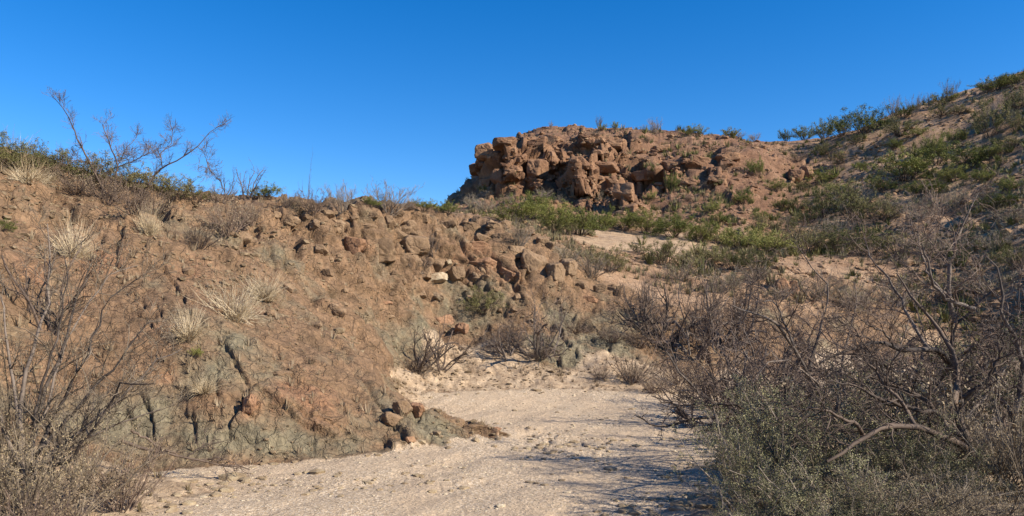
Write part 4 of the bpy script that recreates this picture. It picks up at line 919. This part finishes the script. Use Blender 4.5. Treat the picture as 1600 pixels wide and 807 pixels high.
row('grey', [(1335, 330, 60, 50), (1300, 370, 60, 34), (1395, 340, 60, 36), (1440, 345, 60, 40), (1490, 330, 54, 34), (1540, 320, 50, 26), (1580, 350, 50, 30), (1560, 395, 70, 34), (1500, 398, 70, 38), (1440, 400, 70, 36)],
    'greyish twiggy shrub', 'on the lower right hillside', 'grey shrubs on the lower right hillside')
row('grey', [(1180, 440, 60, 34), (1140, 455, 70, 40), (1220, 470, 50, 26), (1270, 470, 80, 44), (1330, 480, 90, 50), (1400, 480, 90, 50), (1470, 470, 90, 46), (1550, 460, 90, 46)],
    'grey-brown brush clump', 'seen through the right mesquites', 'brush behind the right mesquites')

# small dry tufts nobody could count
def tuft_field(nm, label, m, N, px0, px1, r0, r1, seed, cls, size, bl=14, density=None):
    P, Nn, rr_, r = polar_scatter(N, px0, px1, r0, r1, seed)
    k_ = wts(P); keep = sum(k_[:, c] for c in cls) > .5
    keep &= fbm(P.astype(np.float32) * (density or .3), 3, seed) + r.normal(0, .1, N) > .02
    P = P[keep]; M = len(P); S = size * np.exp(r.normal(0, .35, M))
    a = r.uniform(0, 6.283, (M, bl)); le = r.uniform(.2, 1, (M, bl)); h_ = r.uniform(.5, 1, (M, bl))
    tip = np.stack([np.cos(a) * le * .8, np.sin(a) * le * .8, h_], -1) * S[:, None, None] + P[:, None]
    b0 = P[:, None] + np.stack([np.cos(a) * .15, np.sin(a) * .15, np.zeros_like(a)], -1) * S[:, None, None] - [0, 0, .01]
    w_ = np.stack([-np.sin(a), np.cos(a), np.zeros_like(a)], -1) * (S * .055)[:, None, None]
    V = np.stack([b0 - w_, b0 + w_, tip], 2).reshape(-1, 3)
    return tag(obj(nm, mesh_np(nm, V, np.arange(len(V)).reshape(-1, 3), m)), label, 'scrub', kind='stuff')
tuft_field('dry_scrub', 'low dry scrub and bunchgrass scattered over the hillsides', m_greyl, 7000, 690, 2000, 24, 62, 61, (3, 4), .22, 18, .25)
tuft_field('green_scrub', 'low olive scrub dotted over the right hillside', m_creod, 2800, 1000, 2000, 26, 62, 62, (3, 4, 5), .32, 26, .22)
tuft_field('bank_grass', 'short dry weeds on the bank face', m_brush, 2600, -60, 1150, 9, 24, 63, (2,), .09, 12, .6)
tuft_field('bench_weeds', 'small dry weeds on the sandy bench under the bank', m_brush, 1400, 600, 1150, 15, 19, 64, (1,), .07, 14, .8)
tuft_field('leaf_litter', 'dry litter and weeds under the right mesquites', m_dryleaf, 5200, 1130, 1700, 4.2, 11, 67, (0, 1), .07, 12, 1.5)
tuft_field('left_weeds', 'small dry weeds and litter on the left sand bench', m_dryleaf, 700, -100, 330, 5.5, 9, 65, (1,), .08, 14, .9)

# ------------------------------------------------------------------ traced trees
def limb_pts(pts, Y0, Y1):
    """pixels of a limb with its distance going from Y0 to Y1"""
    return np.array([at(px, py, Y0 + (Y1 - Y0) * i / max(1, len(pts) - 1)) for i, (px, py) in enumerate(pts)])
def tree(nm, base, limbs, label, category, seed, c=(7, 6, 5), L=(.5, .25, .11), mats=(None, None), group=None, leaf=0, wob=.22, minr=.0019, up=.08, leafm=None, rf=.6):
    """limbs: (pixels, Y0, Y1, radius at start, radius at end)"""
    r = np.random.default_rng(seed)
    org = Vector(base); root = obj(nm, None); root.location = org
    tag(root, label, category, group)
    o3 = np.array(org)
    PL, RL = [], []
    for i, (pts, Y0, Y1, r0, r1) in enumerate(limbs):
        P = resample(limb_pts(pts, Y0, Y1), 16)
        P[1:-1] += r.normal(0, .008, P[1:-1].shape)
        Rr = np.linspace(r0, r1, 16) * (1 + r.normal(0, .06, 16))
        V, Fc = tubes(P[None] - o3, Rr[None], 7)
        obj('trunk' if i == 0 else 'limb', mesh_np('limb', V, Fc, mats[0] or m_bark, smooth=True), root)
        PL.append(P - o3); RL.append(Rr)
    P = np.array(PL); R = np.array(RL)
    Rc = np.minimum(R, .012)
    a = children_of(r, P, Rc, c[0], L[0], 7, .8, wob, up, .12, rf)
    b2 = children_of(r, a[0], a[1], c[1], L[1], 5, .9, wob * 1.2, up, .12, .6)
    c2 = children_of(r, b2[0], np.maximum(b2[1], .0018), c[2], L[2], 4, 1.0, .3, up, .1, .7)
    v = merge([(*tubes(a[0], np.maximum(a[1], .003), 4), 0), (*tubes(b2[0], np.maximum(b2[1], .002), 3), 0), (*tubes(c2[0], np.maximum(c2[1], minr), 3), 0)])
    obj('crown', mesh_np('crown', v[0], v[1], mats[1] or m_twig), root)
    if leaf:
        lv = leaves(r, c2[0], leaf, .005, .01); obj('foliage', mesh_np('foliage', lv[0], lv[1], leafm or m_dryleaf), root)
    return root
# bare tree on the left ridge
Yr = 13.6
pb = hit(185, 318)
Yr = pb.y
tree('ridge_tree', pb, [([(185, 322), (178, 293), (184, 260), (175, 234), (164, 208), (160, 195)], Yr, Yr, 0.0238, 0.0064), ([(184, 315), (164, 301), (141, 256), (123, 223), (112, 193), (100, 171), (80, 148)], Yr, Yr - .5, 0.0238, 0.0040),
     ([(184, 262), (208, 252), (230, 241), (235, 228)], Yr, Yr + .4, 0.0122, 0.0040), ([(195, 322), (223, 308), (238, 278), (253, 262), (275, 252), (309, 230), (327, 208), (351, 193)], Yr, Yr + .2, 0.0238, 0.0032),
     ([(253, 260), (251, 241), (268, 223), (271, 197)], Yr, Yr + .5, 0.0109, 0.0032), ([(141, 256), (120, 250), (105, 258)], Yr, Yr - .3, 0.0082, 0.0032), ([(309, 230), (318, 238), (326, 262)], Yr, Yr, 0.0068, 0.0024), ([(184, 262), (196, 232), (214, 215)], Yr, Yr + .6, 0.0095, 0.0024)],
     'large bare spreading tree standing on the left ridge against the sky', 'tree', 71, c=(12, 6, 4), L=(.36, .22, .14), mats=(m_twig, m_twigp), up=.3, minr=.0017)
# left foreground shrub
Yl = 6.3
xb = at(40, 740, Yl); pb = Vector((xb[0], Yl, ground(xb[0], Yl)))
bpx = [(40, 742)]
tree('bare_bush', pb, [(bpx + [(60, 640), (100, 540), (118, 470), (140, 430)], Yl, Yl + .5, .022, .005), (bpx + [(30, 640), (48, 560), (72, 480), (78, 400), (74, 350)], Yl, Yl + .3, .024, .004),
     (bpx + [(100, 660), (170, 580), (220, 520), (235, 500)], Yl, Yl + .4, .02, .004), (bpx + [(120, 680), (190, 620), (250, 560), (285, 545)], Yl, Yl + .2, .02, .004), (bpx + [(90, 640), (140, 550), (165, 470), (210, 440), (235, 430)], Yl, Yl + .6, .018, .003),
     (bpx + [(0, 660), (-30, 560), (-60, 480)], Yl, Yl, .02, .004), (bpx + [(110, 720), (160, 650), (190, 600), (240, 600)], Yl, Yl - .3, .018, .004), (bpx + [(20, 600), (10, 520), (-5, 440)], Yl, Yl + .2, .02, .004),
     (bpx + [(80, 600), (120, 500), (170, 430), (215, 415)], Yl, Yl + .7, .015, .003), (bpx + [(110, 700), (190, 660), (250, 640)], Yl, Yl + .1, .016, .003), (bpx + [(60, 620), (90, 520), (105, 430), (100, 400)], Yl, Yl + .2, .015, .003)],
     'large twiggy half-bare bush filling the lower left corner', 'bush', 72, c=(8, 5, 3), L=(.45, .26, .12), mats=(m_bark, m_twigtan), leaf=1, up=.25)
for px, Y, w, h, kd, lb in [(40, 5.9, 220, 140, 'dry', 'yellowing leafy bush under the large twiggy bush at lower left'), (110, 6.3, 200, 150, 'dry', 'yellowing leafy bush at the right side of the lower left thicket'), (10, 6.6, 150, 210, 'dry', 'tall greyish leafy bush at the left frame edge'),
                            (110, 5.4, 170, 100, 'brush', 'low mat of dead brush at the lower left corner of the wash'), (200, 6.7, 130, 100, 'brush', 'dead brown brush clump at the right foot of the lower left thicket'), (140, 7.0, 150, 240, 'sparse', 'dark leafless shrub rising behind the lower left thicket'),
                            (30, 5.3, 170, 110, 'brush', 'dead brush clump in the bottom left corner')]:
    plant(kd, px, 0, w, h, lb, Y=Y)
# fallen branch lying at the foot of the left bank
p0 = at(330, 715, 8.3)
tree('fallen_branch', Vector((p0[0], p0[1], ground(p0[0], p0[1]))), [([(190, 690), (250, 706), (300, 718), (345, 726), (390, 734)], 7.9, 8.5, .018, .006), ([(205, 672), (250, 700), (290, 715)], 7.9, 8.2, .014, .006), ([(290, 718), (320, 695), (350, 690)], 8.2, 8.5, .009, .004),
     ([(300, 722), (340, 715), (375, 728)], 8.3, 8.5, .008, .003)], 'dark fallen dead branch lying at the foot of the left bank', 'branch', 73, c=(6, 4, 3), L=(.22, .12, .06), mats=(m_twig, m_twig), up=0)

# right foreground mesquites
def gb(px, Y):
    x = (px - CX) / F * Y; return Vector((x, Y, ground(x, Y)))
Ya = 6.6; b1 = gb(1524, Ya)
B1 = (1524, 770)
tree('mesquite_tree', b1, [([B1, (1520, 730), (1518, 707), (1475, 682), (1430, 667), (1390, 664), (1353, 682), (1292, 722)], Ya, Ya - .8, .040, .010),
     ([(1522, 740), (1524, 695), (1500, 680), (1475, 664), (1466, 646), (1440, 622), (1400, 600), (1360, 590)], Ya, Ya + .2, .042, .008),
     ([(1518, 712), (1500, 660), (1490, 620), (1500, 592), (1487, 548), (1463, 508), (1429, 471), (1401, 427)], Ya, Ya + .6, .038, .006),
     ([(1466, 646), (1420, 640), (1370, 622), (1330, 600), (1290, 596)], Ya, Ya - .4, .022, .005), ([(1353, 682), (1330, 660), (1290, 640), (1250, 640)], Ya - .5, Ya - .9, .018, .005),
     ([(1500, 620), (1540, 600), (1560, 560), (1570, 520)], Ya + .2, Ya, .022, .005), ([(1430, 667), (1420, 640), (1380, 600), (1350, 560), (1340, 520)], Ya - .3, Ya, .02, .004)],
     'dark low-arching mesquite with a forked trunk in the right foreground', 'tree', 74, c=(9, 6, 4), L=(.60, .30, .13), mats=(m_twig, m_twig), wob=.36, up=.1, group=None)
Yb = 7.8; b2_ = gb(1500, Yb)
tree('mesquite_tree', b2_, [([(1500, 735), (1506, 680), (1500, 620), (1487, 560), (1487, 533), (1494, 505), (1522, 483), (1540, 461), (1562, 449), (1600, 430)], Yb, Yb - .4, .036, .006),
     ([(1522, 483), (1478, 468), (1457, 443), (1452, 421), (1440, 380)], Yb - .3, Yb - .5, .022, .005), ([(1494, 505), (1484, 468), (1481, 412), (1492, 403), (1491, 375), (1503, 353), (1530, 300)], Yb - .2, Yb - .1, .026, .004),
     ([(1500, 600), (1480, 555), (1453, 546), (1403, 546), (1383, 535), (1348, 539), (1312, 551), (1280, 569)], Yb, Yb - 1.0, .032, .009), ([(1403, 546), (1380, 520), (1355, 505), (1345, 500)], Yb - .6, Yb - .8, .012, .004),
     ([(1453, 546), (1420, 500), (1400, 450), (1360, 400), (1350, 370)], Yb - .3, Yb + .3, .018, .004), ([(1484, 468), (1450, 430), (1440, 400), (1432, 350)], Yb, Yb + .4, .014, .003), ([(1500, 640), (1460, 600), (1420, 590), (1370, 570), (1320, 590)], Yb, Yb + .3, .02, .005),
     ([(1506, 660), (1540, 620), (1570, 580), (1590, 540)], Yb, Yb + .4, .02, .005)],
     'tall mesquite with pale crooked limbs rising highest at the right', 'tree', 75, c=(9, 6, 4), L=(.70, .36, .15), mats=(m_bark, m_twigp), wob=.36, up=.15)
Yc = 7.2
tree('mesquite_tree', gb(1600, Yc), [([(1600, 740), (1585, 660), (1596, 600), (1596, 567), (1590, 533), (1565, 495), (1566, 446), (1559, 421), (1540, 400)], Yc, Yc, .04, .005), ([(1590, 660), (1560, 620), (1550, 560), (1530, 520)], Yc, Yc + .3, .02, .004), ([(1596, 600), (1630, 540), (1640, 470), (1620, 420)], Yc, Yc, .025, .005)],
     'mesquite with an upright pale trunk at the right frame edge', 'tree', 76, c=(9, 5, 4), L=(.6, .32, .14), mats=(m_bark, m_twigp), wob=.36, up=.15)
Yd = 9.2
tree('mesquite_tree', gb(1300, Yd), [([(1300, 690), (1290, 640), (1262, 580), (1240, 540), (1222, 518), (1214, 506), (1190, 494), (1164, 486), (1145, 478)], Yd, Yd - .8, .034, .007), ([(1300, 660), (1280, 600), (1230, 562), (1200, 566), (1175, 600)], Yd, Yd - .6, .022, .005),
     ([(1300, 690), (1310, 620), (1320, 540), (1340, 480), (1335, 440)], Yd, Yd, .026, .004), ([(1240, 540), (1215, 480), (1205, 470), (1190, 468), (1178, 476)], Yd - .4, Yd - .6, .014, .004), ([(1262, 580), (1285, 500), (1296, 450), (1240, 380), (1230, 372)], Yd, Yd + .4, .018, .003),
     ([(1300, 690), (1250, 640), (1190, 640), (1150, 600), (1120, 590)], Yd, Yd - .3, .022, .004), ([(1300, 660), (1340, 600), (1400, 560), (1420, 500)], Yd, Yd + .6, .02, .004)],
     'spreading mesquite whose sunlit pale limb reaches left towards the slope', 'tree', 77, c=(9, 6, 4), L=(.65, .34, .15), mats=(m_bark, m_twigp), wob=.36, up=.1)
# dead branches reaching over the wash
Ye = 9.0
tree('dead_branch', gb(1180, Ye), [([(1185, 668), (1149, 654), (1093, 654), (1062, 661), (1036, 669), (1010, 661), (995, 651)], Ye, Ye - .5, .022, .006), ([(1185, 650), (1152, 633), (1100, 632), (1070, 632), (1052, 619)], Ye, Ye - .2, .02, .005),
     ([(1100, 632), (1085, 622), (1060, 616)], Ye, Ye + .2, .009, .003), ([(1093, 654), (1098, 668), (1104, 682)], Ye - .2, Ye - .4, .008, .003), ([(1070, 632), (1062, 640), (1060, 650)], Ye - .1, Ye - .2, .006, .003)],
     'dead branches reaching out over the edge of the wash', 'branch', 78, c=(5, 4, 3), L=(.25, .13, .07), mats=(m_twig, m_twig), up=0)
# thicket behind them
for i, (px, Y, w, h, kd, lb) in enumerate([
    (1160, 12.5, 260, 170, 'bare', 'purplish leafless shrub at the left end of the right thicket'), (1250, 13.5, 280, 150, 'bare', 'tall purplish leafless shrub behind the sunlit pale limb'), (1370, 13, 280, 130, 'bare', 'dense leafless shrub in the middle of the right thicket'),
    (1480, 12, 240, 230, 'sparse', 'leafless shrub behind the tallest mesquite'), (1590, 12, 220, 240, 'sparse', 'leafless shrub at the right edge behind the mesquites'), (1200, 10.5, 220, 150, 'bare', 'low dark leafless shrub above the dead branches'),
    (1410, 10.5, 260, 170, 'sparse', 'dark leafless shrub between the two largest mesquites'), (1560, 10, 240, 130, 'bare', 'dark leafless shrub left of the frame edge mesquite'), (1120, 14.5, 170, 90, 'brush', 'brown brush at the back edge of the right thicket'),
    (1230, 11.5, 200, 100, 'brush', 'brown brush clump under the purplish shrubs'), (1330, 11.2, 240, 110, 'brush', 'brown brush clump in the shade of the right thicket')]):
    plant(kd, px, 0, w, h, lb, 'thicket right of the wash', Y=Y)
# leafy saltbushes of the right foreground
for i, (px, Y, w, h, kd, lb) in enumerate([
    (1170, 6.4, 210, 140, 'salt', 'grey-green saltbush at the sharp left tip of the foreground thicket'), (1250, 6.9, 230, 150, 'salt', 'grey-green saltbush under the arching mesquite limb'), (1190, 5.4, 190, 100, 'salt', 'grey-green bush with pale stalks at the bottom of the wash edge'),
    (1290, 5.5, 250, 110, 'salt', 'broad olive-grey saltbush in the bottom foreground'), (1390, 5.3, 230, 85, 'dry', 'yellowish seedy bush in the bottom centre of the thicket'), (1330, 7.6, 260, 150, 'salt', 'dark grey-green saltbush behind the arching limb'),
    (1600, 5.9, 190, 170, 'dry', 'yellow-brown leafy bush at the right frame edge'), (1465, 5.4, 190, 60, 'dry', 'low dry leafy bush at the foot of the forked trunk'), (1240, 4.9, 200, 90, 'salt', 'pale-stalked saltbush at the bottom edge'),
    (1430, 7.2, 260, 150, 'brush', 'brown brush clump under the forked mesquite'), (1200, 8.2, 200, 130, 'salt', 'dark saltbush beside the dead branches'), (1550, 8.2, 220, 160, 'salt', 'shaded grey-green bush behind the right trunk'),
    (1540, 6.3, 170, 110, 'dry', 'dry leafy bush just right of the forked trunk'), (1455, 6.1, 170, 80, 'salt', 'small grey-green bush in front of the forked trunk'), (1400, 6.3, 180, 100, 'salt', 'grey-green bush under the low arch of the limb'),
    (1340, 4.9, 200, 90, 'salt', 'low grey-green bush at the bottom right of the wash'), (1530, 5.0, 190, 70, 'dry', 'dry bush in the lower right corner')]):
    plant(kd, px, 0, w, h, lb, 'leafy bushes in the right foreground', Y=Y)
